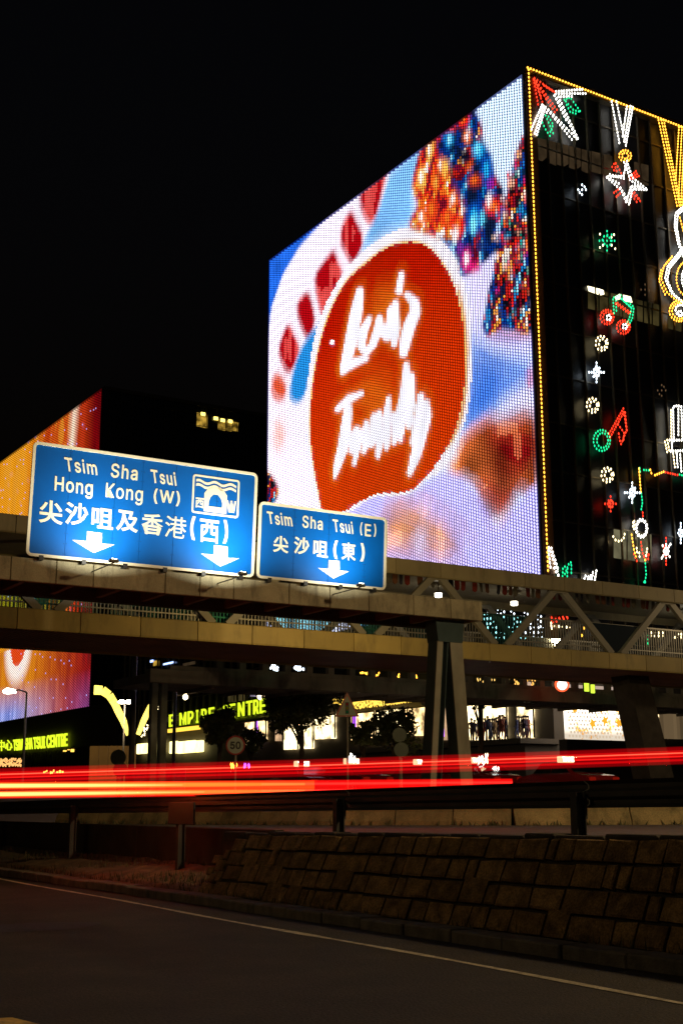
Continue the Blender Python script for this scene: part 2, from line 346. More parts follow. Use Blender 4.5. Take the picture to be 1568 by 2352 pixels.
# ------------------------------------------------------------------ guardrail on the bank
gr = empty('guardrail', (10.4, 16.9, 1), 'dark steel guardrail seen from behind on top of the stone bank', 'guardrail')
def railz(y): return 1.585-.0085*(y-11.6)*1.0
YY = [0, 5.9, 11.6, 16.9, 22.5, 28.2, 34, 39.8, 45.6, 51.4]
for i in range(len(YY)-1):
    y0, y1 = YY[i]+.01, YY[i+1]-.01
    pr = [(0, -.155), (-.075, -.11), (-.075, -.06), (0, -.02), (0, .02), (-.075, .06), (-.075, .11), (0, .155), (.02, .155), (-.05, .11), (-.05, .065), (.02, .03), (.02, -.03), (-.05, -.065), (-.05, -.11), (.02, -.155)]
    mb = MB(); n = len(pr)
    vs = [(10.5-p, y0, railz(y0)+q) for p, q in pr]+[(10.5-p, y1, railz(y1)+q) for p, q in pr]
    mb.add(vs, [tuple(range(n))[::-1], tuple(range(n, 2*n))]+[(k, (k+1) % n, n+(k+1) % n, n+k) for k in range(n)]); mb.build('rail_beam', M['rail'], gr)
for y in YY[1:9]:
    zb = .25 if y > 19.5 else crest(y)-.1; mb = MB(); zt = railz(y)+.02
    mb.box(10.30, 10.315, y-.055, y+.055, zb, zt); mb.box(10.315, 10.43, y-.006, y+.006, zb, zt); mb.box(10.43, 10.445, y-.055, y+.055, zb, zt)
    mb.box(10.445, 10.47, y-.05, y+.05, zt-.3, zt-.04)
    mb.build('post', M['rail'], gr)
mb = MB(); mb.cbox(10.2, 10.24, 21.6, 22.7, 1.12, 1.52, .01); tag(mb.build('marker_board', M['signback'], loc=(10.22, 22.1, 1.12)), 'plain grey board fixed on the guardrail beside its second post from the left', 'board')

# ------------------------------------------------------------------ gantry
GY = 27.35
ga = empty('sign_gantry', (20.5, 28, 1.02), 'concrete clad sign gantry beam on an inverted V steel leg', 'gantry')
joints = [-2, -.6, .8, 2.2, 3.6, 5.0, 6.3, 7.4, 8.41, 9.44, 10.31, 12.07, 12.96, 13.85, 15.38, 16.55, 17.71, 19.1, 20.3, 21.36]
for a, b in zip(joints[:-1], joints[1:]):
    mb = MB(); mb.cbox(a+.008, b-.008, GY, GY+.14, 6.27, 6.79, .012); mb.build('cladding_panel', M['gantry'], ga)
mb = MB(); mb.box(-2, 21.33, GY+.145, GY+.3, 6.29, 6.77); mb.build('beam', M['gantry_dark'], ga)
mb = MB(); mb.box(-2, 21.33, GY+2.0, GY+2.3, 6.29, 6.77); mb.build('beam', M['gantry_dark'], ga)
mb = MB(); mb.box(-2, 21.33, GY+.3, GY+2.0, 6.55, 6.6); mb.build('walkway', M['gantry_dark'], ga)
mb = MB(); mb.box(21.2, 21.36, GY+.145, GY+2.3, 6.28, 6.785); mb.build('end_plate', M['gantry'], ga)
x = -1.5
M['rib'] = surf('rib_steel', (.3, .18, .12), .6)
while x < 21:
    mb = MB(); mb.box(x, x+.12, GY+.3, GY+2.0, 6.36, 6.55); mb.build('rib', M['rib'], ga); x += 1.15
e_ = empty('bridge_fill_lamp', (20.6, GY+2.45, 6.9), 'added sodium lamp hidden behind the gantry to brighten the footbridge', 'lamp')  # unseen lamp added to brighten the footbridge fascia
mb = MB(); mb.cbox(20.4, 20.8, GY+2.31, GY+2.4, 6.6, 6.75, .02); mb.build('housing', M['housing'], e_)
l_ = bpy.data.lights.new('bridge_fill_lamp', 'POINT'); l_.energy = 520; l_.color = (1, .66, .22); l_.shadow_soft_size = .1; o_ = bpy.data.objects.new('lamp_light', l_); COL.objects.link(o_); o_.parent = e_; o_.location = (0, .2, -.15)
# stub and splayed legs
mb = MB(); mb.prism([(20.05, 6.27), (20.98, 6.27), (20.92, 5.68), (20.12, 5.68)], 1, GY+.35, GY+.85); mb.build('leg_head', M['teal'], ga)
for (xt, xb, w) in ((20.3, 19.9, .38), (20.72, 21.03, .40)):
    mb = MB(); yc = GY+.6
    def quad(off0, off1, y0, y1, w0):
        mb.add([(xb+off0, y0, 1.02), (xb+off1, y0, 1.02), (xb+off1, y1, 1.02), (xb+off0, y1, 1.02), (xt+off0, y0, 5.7), (xt+off1, y0, 5.7), (xt+off1, y1, 5.7), (xt+off0, y1, 5.7)],
               [(0, 3, 2, 1), (4, 5, 6, 7), (0, 1, 5, 4), (1, 2, 6, 5), (2, 3, 7, 6), (3, 0, 4, 7)])
    quad(-w/2, -w/2+.03, yc-.2, yc+.2, 0); quad(w/2-.03, w/2, yc-.2, yc+.2, 0); quad(-w/2+.03, w/2-.03, yc-.02, yc+.02, 0)
    lg = mb.build('leg', M['teal'], ga)
    mb = MB(); quad(-w/2, w/2 if xb > 20.5 else w/2-.2, yc-.235, yc-.203, 0); mb.build('cover_plate', M['leg_face'], lg)
mb = MB(); mb.cbox(19.3, 21.7, GY+.1, GY+1.1, .9, 1.25, .03); mb.build('footing', M['gantry'], ga)

# ------------------------------------------------------------------ road signs (lean forward a little)
LEAN = .058
class SignPlane:
    def __init__(s, bl, tr): 
        s.o = Vector((0, GY-.12, 6.84)); s.n = Vector((0, 1, LEAN)).normalized(); s.v = Vector((0, -LEAN, 1)).normalized()
    def uv(s, x, y):
        d = ray(x, y); c = Vector((0, 0, CAM_Z)); t = (s.o-c).dot(s.n)/d.dot(s.n); p = c+d*t; return (p.x, (p-s.o).dot(s.v))
    def w(s, u, v, out=0): return s.o+Vector((u, 0, 0))+s.v*v-s.n*out
SP = SignPlane(0, 0)
def c1(X, Y): return SP.uv(X/1.42545/1.7417, (1500+Y/1.42545)/1.7417)
def c2(X, Y): return SP.uv((900+X/1.42545)/1.7417, (1900+Y/1.42545)/1.7417)
try:                                  # the sans-serif that ships inside Blender itself
    import os
    _fp = os.path.join(bpy.utils.system_resource('DATAFILES'), 'fonts', 'Inter.woff2')
    FONT = bpy.data.fonts.load(_fp) if os.path.exists(_fp) else None
except Exception: FONT = None
def text_mesh(txt, bold=.0, spacing=1.0):
    cu = bpy.data.curves.new('txt', 'FONT')
    if FONT and all(ord(c_) < 256 for c_ in txt): cu.font = FONT
    cu.body = txt; cu.size = 1; cu.offset = bold; cu.extrude = 0; cu.space_character = spacing; cu.resolution_u = 4
    o = bpy.data.objects.new('txt', cu); COL.objects.link(o); dg = bpy.context.evaluated_depsgraph_get(); dg.update()
    me = bpy.data.meshes.new_from_object(o.evaluated_get(dg)); bpy.data.objects.remove(o); bpy.data.curves.remove(cu)
    V = [tuple(v.co) for v in me.vertices]; Fc = [tuple(p.vertices) for p in me.polygons]; bpy.data.meshes.remove(me); return V, Fc
def text_obj(txt, bl, br, tl, fn, name, mat, parent, bold=.012, depth=.012, spacing=1.0, loc=None):
    """letters as raised pieces filling the parallelogram bottom-left, bottom-right, top-left (plane coordinates)"""
    V, Fc = text_mesh(txt, bold, spacing); a = np.array(V); x0, y0 = a[:, 0].min(), a[:, 1].min(); x1, y1 = a[:, 0].max(), a[:, 1].max()
    mb = MB(); P = []
    for v in V:
        s = (v[0]-x0)/(x1-x0); t = (v[1]-y0)/(y1-y0)
        P.append((bl[0]+(br[0]-bl[0])*s+(tl[0]-bl[0])*t, bl[1]+(br[1]-bl[1])*s+(tl[1]-bl[1])*t))
    edges = {}
    for f in Fc:
        for i in range(len(f)):
            e = (f[i], f[(i+1) % len(f)]); edges[e] = edges.get(e, 0)+1
    side = [e for e in edges if (e[1], e[0]) not in edges]; n = len(V)
    mb.add([fn(p[0], p[1], depth) for p in P]+[fn(p[0], p[1], 0) for p in P], [f for f in Fc]+[(b, a_, a_+n, b+n) for a_, b in side])
    return mb.build(name, mat, parent, loc=loc)
def rrect(u0, u1, v0, v1, r, n=6):
    out = []
    for cx, cy, a0 in ((u1-r, v1-r, 0), (u0+r, v1-r, 90), (u0+r, v0+r, 180), (u1-r, v0+r, 270)):
        for k in range(n+1): a = math.radians(a0+90*k/n); out.append((cx+r*math.cos(a), cy+r*math.sin(a)))
    return out
def plate(pts, name, mat, parent, d0, d1, fn):
    n = len(pts); mb = MB(); mb.add([fn(p[0], p[1], d1) for p in pts]+[fn(p[0], p[1], d0) for p in pts], [tuple(range(n)), tuple(range(n, 2*n))[::-1]]+[((i+1) % n, i, n+i, n+(i+1) % n) for i in range(n)])
    return mb.build(name, mat, parent)
def ring_plate(outer, inner, name, mat, parent, d0, d1, fn):
    n = len(outer); mb = MB(); vs = [fn(*p, d1) for p in outer]+[fn(*p, d1) for p in inner]+[fn(*p, d0) for p in outer]+[fn(*p, d0) for p in inner]; f = []
    for i in range(n):
        j = (i+1) % n; f += [(i, j, n+j, n+i), (i, 2*n+i, 2*n+j, j), (n+j, 3*n+j, 3*n+i, n+i)]
    mb.add(vs, f); return mb.build(name, mat, parent)
def sign(u0, u1, v0, v1, seams, label):
    r = empty('road_sign', SP.w((u0+u1)/2, v0, 0), label, 'road sign')
    R = .13; b = .065; eps = .004
    ring_plate(rrect(u0, u1, v0, v1, R), rrect(u0+b, u1-b, v0+b, v1-b, R-b), 'border', M['cream'], r, -.01, .03, SP.w)
    xs = [u0+.03]+seams+[u1-.03]
    for i in range(len(xs)-1):
        a, c = xs[i]+eps, xs[i+1]-eps
        vb, vt = v0+.03, v1-.03
        plate([(a, vb), (c, vb), (c, vt), (a, vt)], 'face_panel', M['blue'], r, -.03, 0+random.uniform(-.002, .002), SP.w)
    for vv in (v0+.25, v0+(v1-v0)*.62):
        mb = MB(); a = SP.w(u0+.1, vv, -.09); c = SP.w(u1-.1, vv, -.09); mb.bar(a, c, .08); mb.build('back_rail', M['housing'], r)
    # rivets along the seams, joined: far too small to pick apart
    mb = MB()
    for s in seams:
        for k in range(11):
            for dx in (-.03, .03):
                v = v0+.12+(v1-v0-.24)*k/10; w = .007; mb.add([SP.w(s+dx-w, v-w, .004), SP.w(s+dx+w, v-w, .004), SP.w(s+dx+w, v+w, .004), SP.w(s+dx-w, v+w, .004), SP.w(s+dx, v, .009)], [(0, 1, 4), (1, 2, 4), (2, 3, 4), (3, 0, 4)])
    mb.build('rivets', M['black'], r, kind='stuff')
    # support brackets down to the beam
    n = int((u1-u0)/.95)
    for k in range(n+1):
        x = u0+.35+k*(u1-u0-.7)/n; mb = MB(); mb.box(x-.05, x+.05, GY-.16, GY+.02, 6.74, 6.845); mb.build('bracket', M['black'], r)
    return r
def uvavg(*ps): return [SP.uv(*p) for p in ps]
a, b_, c_, d_ = uvavg((58, 1277), (78, 1014), (592, 1087), (581, 1326))
s1 = sign((a[0]+b_[0])/2, (c_[0]+d_[0])/2, (a[1]+d_[1])/2, (b_[1]+c_[1])/2, [c1(x, y)[0] for x, y in ((390, 700), (652, 750), (806, 750), (995, 780), (1228, 900))], 'large blue sign reading Tsim Sha Tsui Hong Kong (W) with tunnel symbol and two arrows')
a, b_, c_, d_ = uvavg((587, 1328), (597, 1150), (886, 1191), (886, 1356))
s2 = sign((a[0]+b_[0])/2, (c_[0]+d_[0])/2, (a[1]+d_[1])/2, (b_[1]+c_[1])/2, [c2(x, y)[0] for x, y in ((392, 400), (590, 400), (794, 430))], 'smaller blue sign reading Tsim Sha Tsui (E) with a single arrow')
OUT = lambda u, v, d: SP.w(u, v, d+.001)
def T1(t, bl, br, tl, bold=.013, sp=1): return text_obj(t, c1(*bl), c1(*br), c1(*tl), OUT, 'lettering', M['cream'], s1, bold, .008, sp)
def T2(t, bl, br, tl, bold=.012, sp=1): return text_obj(t, c2(*bl), c2(*br), c2(*tl), OUT, 'lettering', M['cream'], s2, bold, .008, sp)
T1('Tsim', (376, 548), (557, 573), (366, 466), sp=1.12); T1('Sha', (631, 583), (783, 603), (637, 502), sp=1.12); T1('Tsui', (868, 615), (1008, 633), (858, 536), sp=1.12)
T1('Hong', (310, 681), (527, 709), (315, 576), sp=1.08); T1('Kong', (600, 719), (811, 745), (607, 614), bold=.007, sp=1.08); T1('(W)', (876, 733), (1024, 750), (879, 646), sp=1.15)
for ch_, q0, q1, q2, bo_ in (('尖', (222, 840), (358, 856), (226, 708), .022), ('沙', (368, 850), (500, 864), (376, 722), .022), ('咀', (520, 868), (644, 884), (526, 752), .022), ('及', (662, 884), (786, 902), (670, 766), .024), ('香', (806, 904), (927, 918), (810, 784), .014), ('港', (938, 922), (1058, 936), (946, 800), .0)):
    T1(ch_, q0, q1, q2, bo_)
T1('(', (1083, 938), (1112, 942), (1087, 803), .03); T1('西', (1138, 950), (1246, 964), (1141, 818), .016); T1(')', (1270, 960), (1298, 964), (1274, 826), .03)
T2('Tsim', (247, 278), (385, 295), (237, 205), sp=1.12); T2('Sha', (440, 300), (555, 315), (441, 229), sp=1.12); T2('Tsui', (620, 323), (732, 338), (611, 250), sp=1.12)
T2('(', (768, 343), (781, 345), (770, 268)); T2('E', (796, 348), (830, 352), (797, 278)); T2(')', (846, 352), (859, 355), (848, 278))
for ch_, q0, q1, q2 in (('尖', (273, 438), (360, 448), (276, 343)), ('沙', (390, 448), (478, 458), (394, 350)), ('咀', (501, 462), (584, 474), (504, 370))): T2(ch_, q0, q1, q2, .022)
if 1: pass; T2('(', (615, 476), (640, 480), (618, 371), .03); T2('東', (662, 482), (743, 490), (664, 381), .014); T2(')', (769, 492), (793, 496), (772, 388), .03)
for pts, fn, par in (([(498, 892), (582, 903), (580, 962), (655, 968), (535, 1015), (413, 941), (495, 947)], c1, s1),
                     ([(1220, 970), (1297, 980), (1296, 1044), (1363, 1046), (1256, 1092), (1146, 1019), (1218, 1026)], c1, s1),
                     ([(590, 486), (651, 491), (652, 545), (706, 550), (617, 591), (529, 530), (588, 536)], c2, s2)):
    plate([fn(*p) for p in pts][::-1], 'arrow', M['cream'], par, 0, .009, OUT)
# tunnel symbol
q = [c1(*p) for p in ((1092, 785), (1358, 818), (1367, 600), (1100, 566))]
u0, u1 = (q[0][0]+q[3][0])/2, (q[1][0]+q[2][0])/2; v0, v1 = (q[0][1]+q[1][1])/2, (q[2][1]+q[3][1])/2
sy = empty('tmp', (0, 0, 0), None, None); bpy.data.objects.remove(sy)
fr = ring_plate(rrect(u0, u1, v0, v1, .07), rrect(u0+.045, u1-.045, v0+.045, v1-.045, .035), 'tunnel_symbol', M['cream'], s1, 0, .009, OUT)
wu0, wu1 = u0+.09, u1-.09
for off in (0, .105):
    pts = []; n = 28
    for k in range(n+1): s = k/n; pts.append((wu0+(wu1-wu0)*s, v1-.16-off+.032*math.sin(s*math.pi*5+.6)))
    up = [(p[0], p[1]+.03) for p in pts]; dn = [(p[0], p[1]-.03) for p in pts]
    mb = MB(); n1 = len(up); mb.add([OUT(*p, .009) for p in up]+[OUT(*p, .009) for p in dn], [(i, n1+i, n1+i+1, i+1) for i in range(n1-1)]); mb.build('wave', M['cream'], fr)
mid = c1(1228, 735); H0 = v0+.075
outp = [(mid[0]-.30, H0), (mid[0]-.30, H0+.44), (mid[0]-.20, H0+.56), (mid[0]-.12, H0+.62), (mid[0]+.12, H0+.62), (mid[0]+.20, H0+.56), (mid[0]+.30, H0+.44), (mid[0]+.30, H0)]
inp = [(mid[0]-.18, H0+.13), (mid[0]-.18, H0+.24), (mid[0]-.14, H0+.35), (mid[0]-.06, H0+.43), (mid[0]+.06, H0+.43), (mid[0]+.14, H0+.35), (mid[0]+.18, H0+.24), (mid[0]+.18, H0+.13)]
ring_plate(outp[::-1], inp[::-1], 'tunnel_portal', M['cream'], fr, 0, .009, OUT)
text_obj('西', c1(1113, 755), c1(1160, 761), c1(1116, 698), OUT, 'lettering', M['cream'], fr, .02, .008)
text_obj('W', c1(1291, 782), c1(1347, 789), c1(1291, 714), OUT, 'lettering', M['cream'], fr, .03, .008)
# sign floodlights, one under each arrow
def flood(px, py, pw, label, vis=True):
    u, v = SP.uv(px, py); loc = Vector((u, GY-1.3, 6.70))
    e = empty('sign_floodlight', loc, label, 'floodlight', 'floodlights under the road signs')
    mb = MB(); mb.cbox(u-.10, u+.10, GY-1.36, GY-1.24, 6.62, 6.69, .01); mb.build('housing', M['housing'], e)
    mb = MB(); mb.box(u-.012, u+.012, GY-1.3, GY+.0, 6.60, 6.62); mb.build('arm', M['housing'], e)
    mb = MB(); mb.box(u-.06, u+.06, GY-1.34, GY-1.26, 6.691, 6.698); mb.build('lens', M['flood'], e)
    l = bpy.data.lights.new('flood', 'AREA'); l.shape = 'RECTANGLE'; l.size = .18; l.size_y = .1; l.energy = pw; l.color = (1, .96, .82); l.spread = math.radians(146)
    o = bpy.data.objects.new('flood_light', l); COL.objects.link(o); o.parent = e; o.location = (0, 0, .01)
    d = Vector((0, .5, 1)); o.rotation_euler = d.to_track_quat('-Z', 'Y').to_euler()
flood(217, 1285, 120, 'small floodlight below the left arrow of the large sign')
flood(505, 1318, 130, 'small floodlight below the right arrow of the large sign')
flood(770, 1345, 88, 'small floodlight below the arrow of the smaller sign')

# ------------------------------------------------------------------ covered footbridge
BY, BZ0, BZ1, RZ0, RZ1, BW = 36.11, 6.40, 7.02, 9.18, 9.72, 5.0
fb = empty('footbridge', (37.5, 38.5, 1.02), 'long covered footbridge with triangular steel trusses crossing behind the gantry', 'footbridge')
x = 11.37-1.9*5
while x < 52:
    mb = MB(); mb.prism([(BY+.02, BZ0), (BY, BZ0+.05), (BY, BZ1-.03), (BY+.04, BZ1), (BY+.12, BZ1), (BY+.12, BZ0)], 0, x+.014, x+1.886); mb.build('fascia_panel', M['fascia'], fb)
    mb = MB(); mb.prism([(BY-.02, RZ0+.04), (BY-.02, RZ1), (BY+.12, RZ1), (BY+.12, RZ0), (BY+.02, RZ0)], 0, x-.19+.012, x-.19+1.888); mb.build('roof_panel', M['roof_clad'], fb)
    x += 1.9
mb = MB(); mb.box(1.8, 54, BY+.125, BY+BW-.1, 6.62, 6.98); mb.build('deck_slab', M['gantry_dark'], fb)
mb = MB(); mb.box(1.8, 54, BY+BW-.1, BY+BW, BZ0, BZ1); mb.build('rear_fascia', M['fascia'], fb)
mb = MB(); mb.box(1.8, 54, BY+.125, BY+BW-.1, RZ0+.3, RZ1-.02); mb.build('roof_slab', M['ceiling'], fb)
mb = MB(); mb.box(1.8, 54, BY+BW-.1, BY+BW, RZ0, RZ1); mb.build('rear_roof_fascia', M['roof_clad'], fb)
mb = MB(); x = 2.0
while x < 52: mb.box(x, x+.075, BY+.13, BY+BW-.12, 6.46, 6.615); x += .16
mb.build('soffit_slats', M['soffit'], fb, kind='stuff')
def member(x0, x1, y, mat, name='truss_member'):
    mb = MB(); d = Vector((x1-x0, 0, RZ0+.04-BZ1)).normalized(); 
    mb.bar((x0, y, BZ1-.02), (x1, y, RZ0+.05), .16, .24); return mb.build(name, mat, fb)
nodes = [12.32-5.61*2+5.61*k for k in range(10)]
for yy in (BY+.22, BY+BW-.25):
    for nx_ in nodes:
        member(nx_-.25, nx_-2.62, yy, M['steel']); member(nx_+.25, nx_+2.62, yy, M['steel'])
        mb = MB(); mb.prism([(nx_-.22, BZ1+.03), (nx_+.22, BZ1+.03), (nx_+1.52, BZ1+1.12), (nx_-1.52, BZ1+1.12)], 1, yy+.02, yy+.035); mb.build('glass_pane', M['glass'], fb)
        mb = MB(); mb.cbox(nx_+2.805-.35, nx_+2.805+.35, yy-.1, yy+.1, RZ0-.06, RZ0+.1, .02); mb.build('gusset', M['steel'], fb)
    mb = MB(); mb.bar((1.8, yy+.14, BZ1+1.12), (52, yy+.14, BZ1+1.12), .07, .06); mb.build('handrail', M['bar'], fb)
    mb = MB(); x = 2.0
    while x < 52: mb.bar((x, yy+.14, BZ1), (x, yy+.14, BZ1+1.1), .032); x += .125
    mb.build('railing_bars', M['bar'], fb, kind='stuff')
    mb = MB(); mb.bar((1.8, yy+.14, BZ1+.22), (52, yy+.14, BZ1+.22), .05, .04); mb.build('lower_rail', M['bar'], fb)
# slanted pier
for yc in (38.6,):
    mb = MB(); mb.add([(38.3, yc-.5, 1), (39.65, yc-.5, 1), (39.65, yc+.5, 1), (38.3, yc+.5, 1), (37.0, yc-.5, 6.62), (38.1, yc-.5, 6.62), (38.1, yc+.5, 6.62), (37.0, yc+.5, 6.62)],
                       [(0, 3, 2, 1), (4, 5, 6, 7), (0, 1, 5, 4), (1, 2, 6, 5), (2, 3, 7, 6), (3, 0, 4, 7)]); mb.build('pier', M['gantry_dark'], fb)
lampdesc = ['round ceiling lamp of the footbridge just above the right end of the gantry', 'round ceiling lamp of the footbridge right of the gantry end', 'round ceiling lamp far right under the footbridge roof', 'round ceiling lamp over the left half of the footbridge', 'ceiling lamp of the footbridge above the far left glass panes', 'ceiling lamp of the footbridge nearest to the right frame edge']
def flamp(p, label, on=True):
    e = empty('ceiling_lamp', p, label, 'lamp', 'ceiling lamps of the footbridge')
    mb = MB(); mb.tube([p+Vector((0, 0, 0)), p+Vector((0, 0, -.14))], .13, 16); mb.build('lamp_globe', M['lamp'], e, smooth=False)
    mb = MB(); mb.tube([p+Vector((0, 0, .03)), p+Vector((0, 0, .002))], .17, 16); mb.tube([p+Vector((0, 0, .35)), p+Vector((0, 0, .03))], .02, 6); mb.build('housing', M['housing'], e)
    l = bpy.data.lights.new('lamp', 'POINT'); l.energy = 14; l.color = (1, .85, .6); l.shadow_soft_size = .12; o = bpy.data.objects.new('lamp_light', l); COL.objects.link(o); o.parent = e; o.location = (0, 0, -.2)
for k, (px, py) in enumerate(((1006, 1363), (1180, 1382))): flamp(hit(px, py, 1, BY+2.4), lampdesc[k])
flamp(Vector((41.0, BY+2.4, RZ0-.1)), lampdesc[2]); 
# banners under the roof
M['flag'] = [surf('flag_red', (.14, .015, .01), .9), surf('flag_navy', (.02, .02, .04), .9), surf('flag_rust', (.10, .04, .02), .9), surf('flag_grey', (.1, .095, .08), .9)]
fl = None; cnt = 0
for k in range(78):
    x = 22.0+k*.27+random.uniform(-.03, .03)
    if x > 42: break
    if (k % 9) in (0, 5): continue
    if fl is None:
        fl = []
        for mt in M['flag']:
            mb = MB(); hh = .34; mb.add([(-.095, 0, 0), (.095, 0, 0), (.10, .012, -.18), (.085, .0, -.30), (0, -.01, -.36), (-.085, .012, -.30), (-.10, -.008, -.18), (-.095, .01, 0), (.095, .01, 0), (.10, .022, -.18), (.085, .01, -.30), (0, 0, -.36), (-.085, .022, -.30), (-.10, .002, -.18)],
                             [(0, 6, 5, 4, 3, 2, 1), (7, 8, 9, 10, 11, 12, 13)]+[(i, (i+1) % 7, 7+(i+1) % 7, 7+i) for i in range(7)]); o = mb.build('hanging_flag', mt); fl.append(o); COL.objects.unlink(o)
    mi = random.choice([0, 0, 1, 2, 3]); o = bpy.data.objects.new('hanging_flag', fl[mi].data); COL.objects.link(o)
    o.location = (x, BY+.75, RZ0+.13); o.rotation_euler = (random.uniform(-.15, .15), 0, random.uniform(-.4, .4)); cnt += 1
    tag(o, 'small %s flag, the %d%s from the left in the row under the footbridge roof' % (['red', 'dark blue', 'rust coloured', 'grey'][mi], cnt, {1: 'st', 2: 'nd', 3: 'rd'}.get(cnt % 10 if cnt not in (11, 12, 13) else 0, 'th')), 'flag', 'small flags under the footbridge roof')
mb = MB(); mb.bar((21.8, BY+.75, RZ0+.135), (42.2, BY+.75, RZ0+.135), .015); tag(mb.build('flag_line', M['black'], loc=(32, BY+.75, RZ0+.13)), 'thin line carrying the small flags under the footbridge roof', 'flag line')

# ------------------------------------------------------------------ second, farther footbridge
f2 = empty('far_footbridge', (21.4, 49.5, 1.02), 'second darker footbridge on paired concrete columns farther back', 'footbridge')
D2 = 48.85
x = 21.0; k = 0
mb = MB(); mb.cbox(21.0, 62, D2, D2+.5, 6.3, 6.88, .02); mb.build('deck_beam', M['deck2'], f2)
mb = MB(); mb.cbox(21.0, 62, D2+.5, D2+4, 6.34, 6.7, .02); mb.build('deck', M['deck2'], f2)
mb = MB(); mb.cbox(21.9, 62, D2+.02, D2+.2, 6.88, 7.05, .01); mb.build('kerb_upstand', M['deck2'], f2)
for k in range(28):
    x = 24.0+k*1.1; mb = MB(); mb.cbox(x, x+.3, D2+.03, D2+.3, 7.05, 7.9, .01); mb.build('baluster', M['deck2'], f2)
mb = MB(); mb.cbox(23.8, 56, D2+.0, D2+.36, 7.9, 8.05, .01); mb.build('top_rail', M['deck2'], f2)
M['colm'] = surf('column_paint', (.26, .28, .26), .7, var=.15)
for (a, b) in ((21.14, 21.42), (21.56, 21.84)):
    mb = MB(); mb.cbox(a, b, D2+.08, D2+.4, 1.0, 6.32, .03); mb.build('column', M['colm'], f2)
x = 24
while x < 60: mb = MB(); mb.box(x, x+.15, D2+.5, D2+3.9, 6.2, 6.335); mb.build('rib', M['deck2'], f2); x += 2.2

# ------------------------------------------------------------------ main building with the big LED screen
SX, FY = 60.55, 69.84
mbld = empty('screen_building', (75, 90, 2), 'dark glass tower whose left side is one giant bright LED picture', 'building')
mb = MB(); mb.box(SX+.35, 104, FY+.35, 112.6, 9.9, 57.9); mb.build('wall', M['facade'], mbld)
mb = MB(); mb.box(60.9, 104, FY-.2, FY+.345, 57.4, 58.1); mb.build('parapet', M['mullion'], mbld)
mb = MB(); mb.box(SX-.05, SX+.55, FY-.15, FY+.42, 10, 58.05); mb.build('corner_trim', M['edge_metal'], mbld)
for k in range(30):
    x = SX+1.9+k*1.42; mb = MB(); mb.box(x-.05, x+.05, FY+.14, FY+.345, 10, 57.39); mb.build('mullion', M['mullion'], mbld)
for k in range(13):
    z = 10.4+k*3.75; mb = MB(); mb.box(SX+.6, 104, FY+.25, FY+.343, z-.06, z+.06); mb.build('transom', M['mullion'], mbld)
# lit windows on the right face (pixel boxes of the photograph turned into real bays)
def A3(X, Y): return ((2031+X/2.1386)/1.7417, (200+Y/2.1386)/1.7417)
def A4(X, Y): return ((2031+X/2.1386)/1.7417, (1300+Y/2.1386)/1.7417)
def winrow(fn, pts, mat, name='lit_window', par=None, plane=FY+.30, ax=1):
    P = [hit(*fn(*p), ax, plane) for p in pts]; mb = MB()
    mb.prism([(p.x, p.z) for p in P], 1, plane, plane+.04); return mb.build(name, mat, par or mbld)
M['w_brown'] = emit('window_brown', (.75, .48, .24), .045, var=.5, vscale=.6); M['w_dim'] = emit('window_dim', (.8, .6, .2), .05, var=.7, vscale=.5)
M['w_tube'] = emit('ceiling_tube', (1, .88, .55), 3); M['w_grey'] = emit('window_grey', (.8, .72, .4), .16, var=.5, vscale=.8)
for (a, b) in ((240, 330), (340, 410), (420, 515), (525, 620), (630, 705)):
    t0 = 745+(a-240)*.26; t1 = 745+(b-240)*.26; winrow(A3, [(a, t0), (b, t1), (b, t1+170+random.uniform(-30, 30)), (a+(b-a)*.6, t0+205), (a, t0+185)], M['w_brown'])
for (a, b) in ((715, 810), (820, 890), (1080, 1200)):
    t0 = 865+(a-715)*.25; t1 = 865+(b-715)*.25; winrow(A3, [(a, t0), (b, t1), (b, t1+175), (a, t0+175)], M['w_brown'])
for (a, b) in ((685, 770), (785, 865), (880, 950), (960, 1055), (1070, 1150), (1165, 1225), (1240, 1290), (1370, 1480)):
    t0 = 2030+(a-685)*.25; t1 = 2030+(b-685)*.25; winrow(A3, [(a, t0), (b, t1), (b, t1+180), (a, t0+180)], M['w_dim'])
for pts in ([(680, 2018), (768, 2040), (772, 2092), (690, 2062)], [(772, 2040), (815, 2055), (822, 2090), (790, 2098)], [(915, 2110), (955, 2085), (962, 2130), (925, 2140)], [(965, 2090), (1048, 2110), (1062, 2160), (985, 2145)]):
    winrow(A3, pts, M['w_tube'], 'ceiling_light', plane=FY+.22)
for (a, b) in ((905, 1010), (1025, 1112), (1125, 1225)):
    t0 = 1742+(a-905)*.15; t1 = 1742+(b-905)*.15; winrow(A4, [(a, t0), (b, t1), (b, t1+250), (a, t0+250)], M['w_grey'])

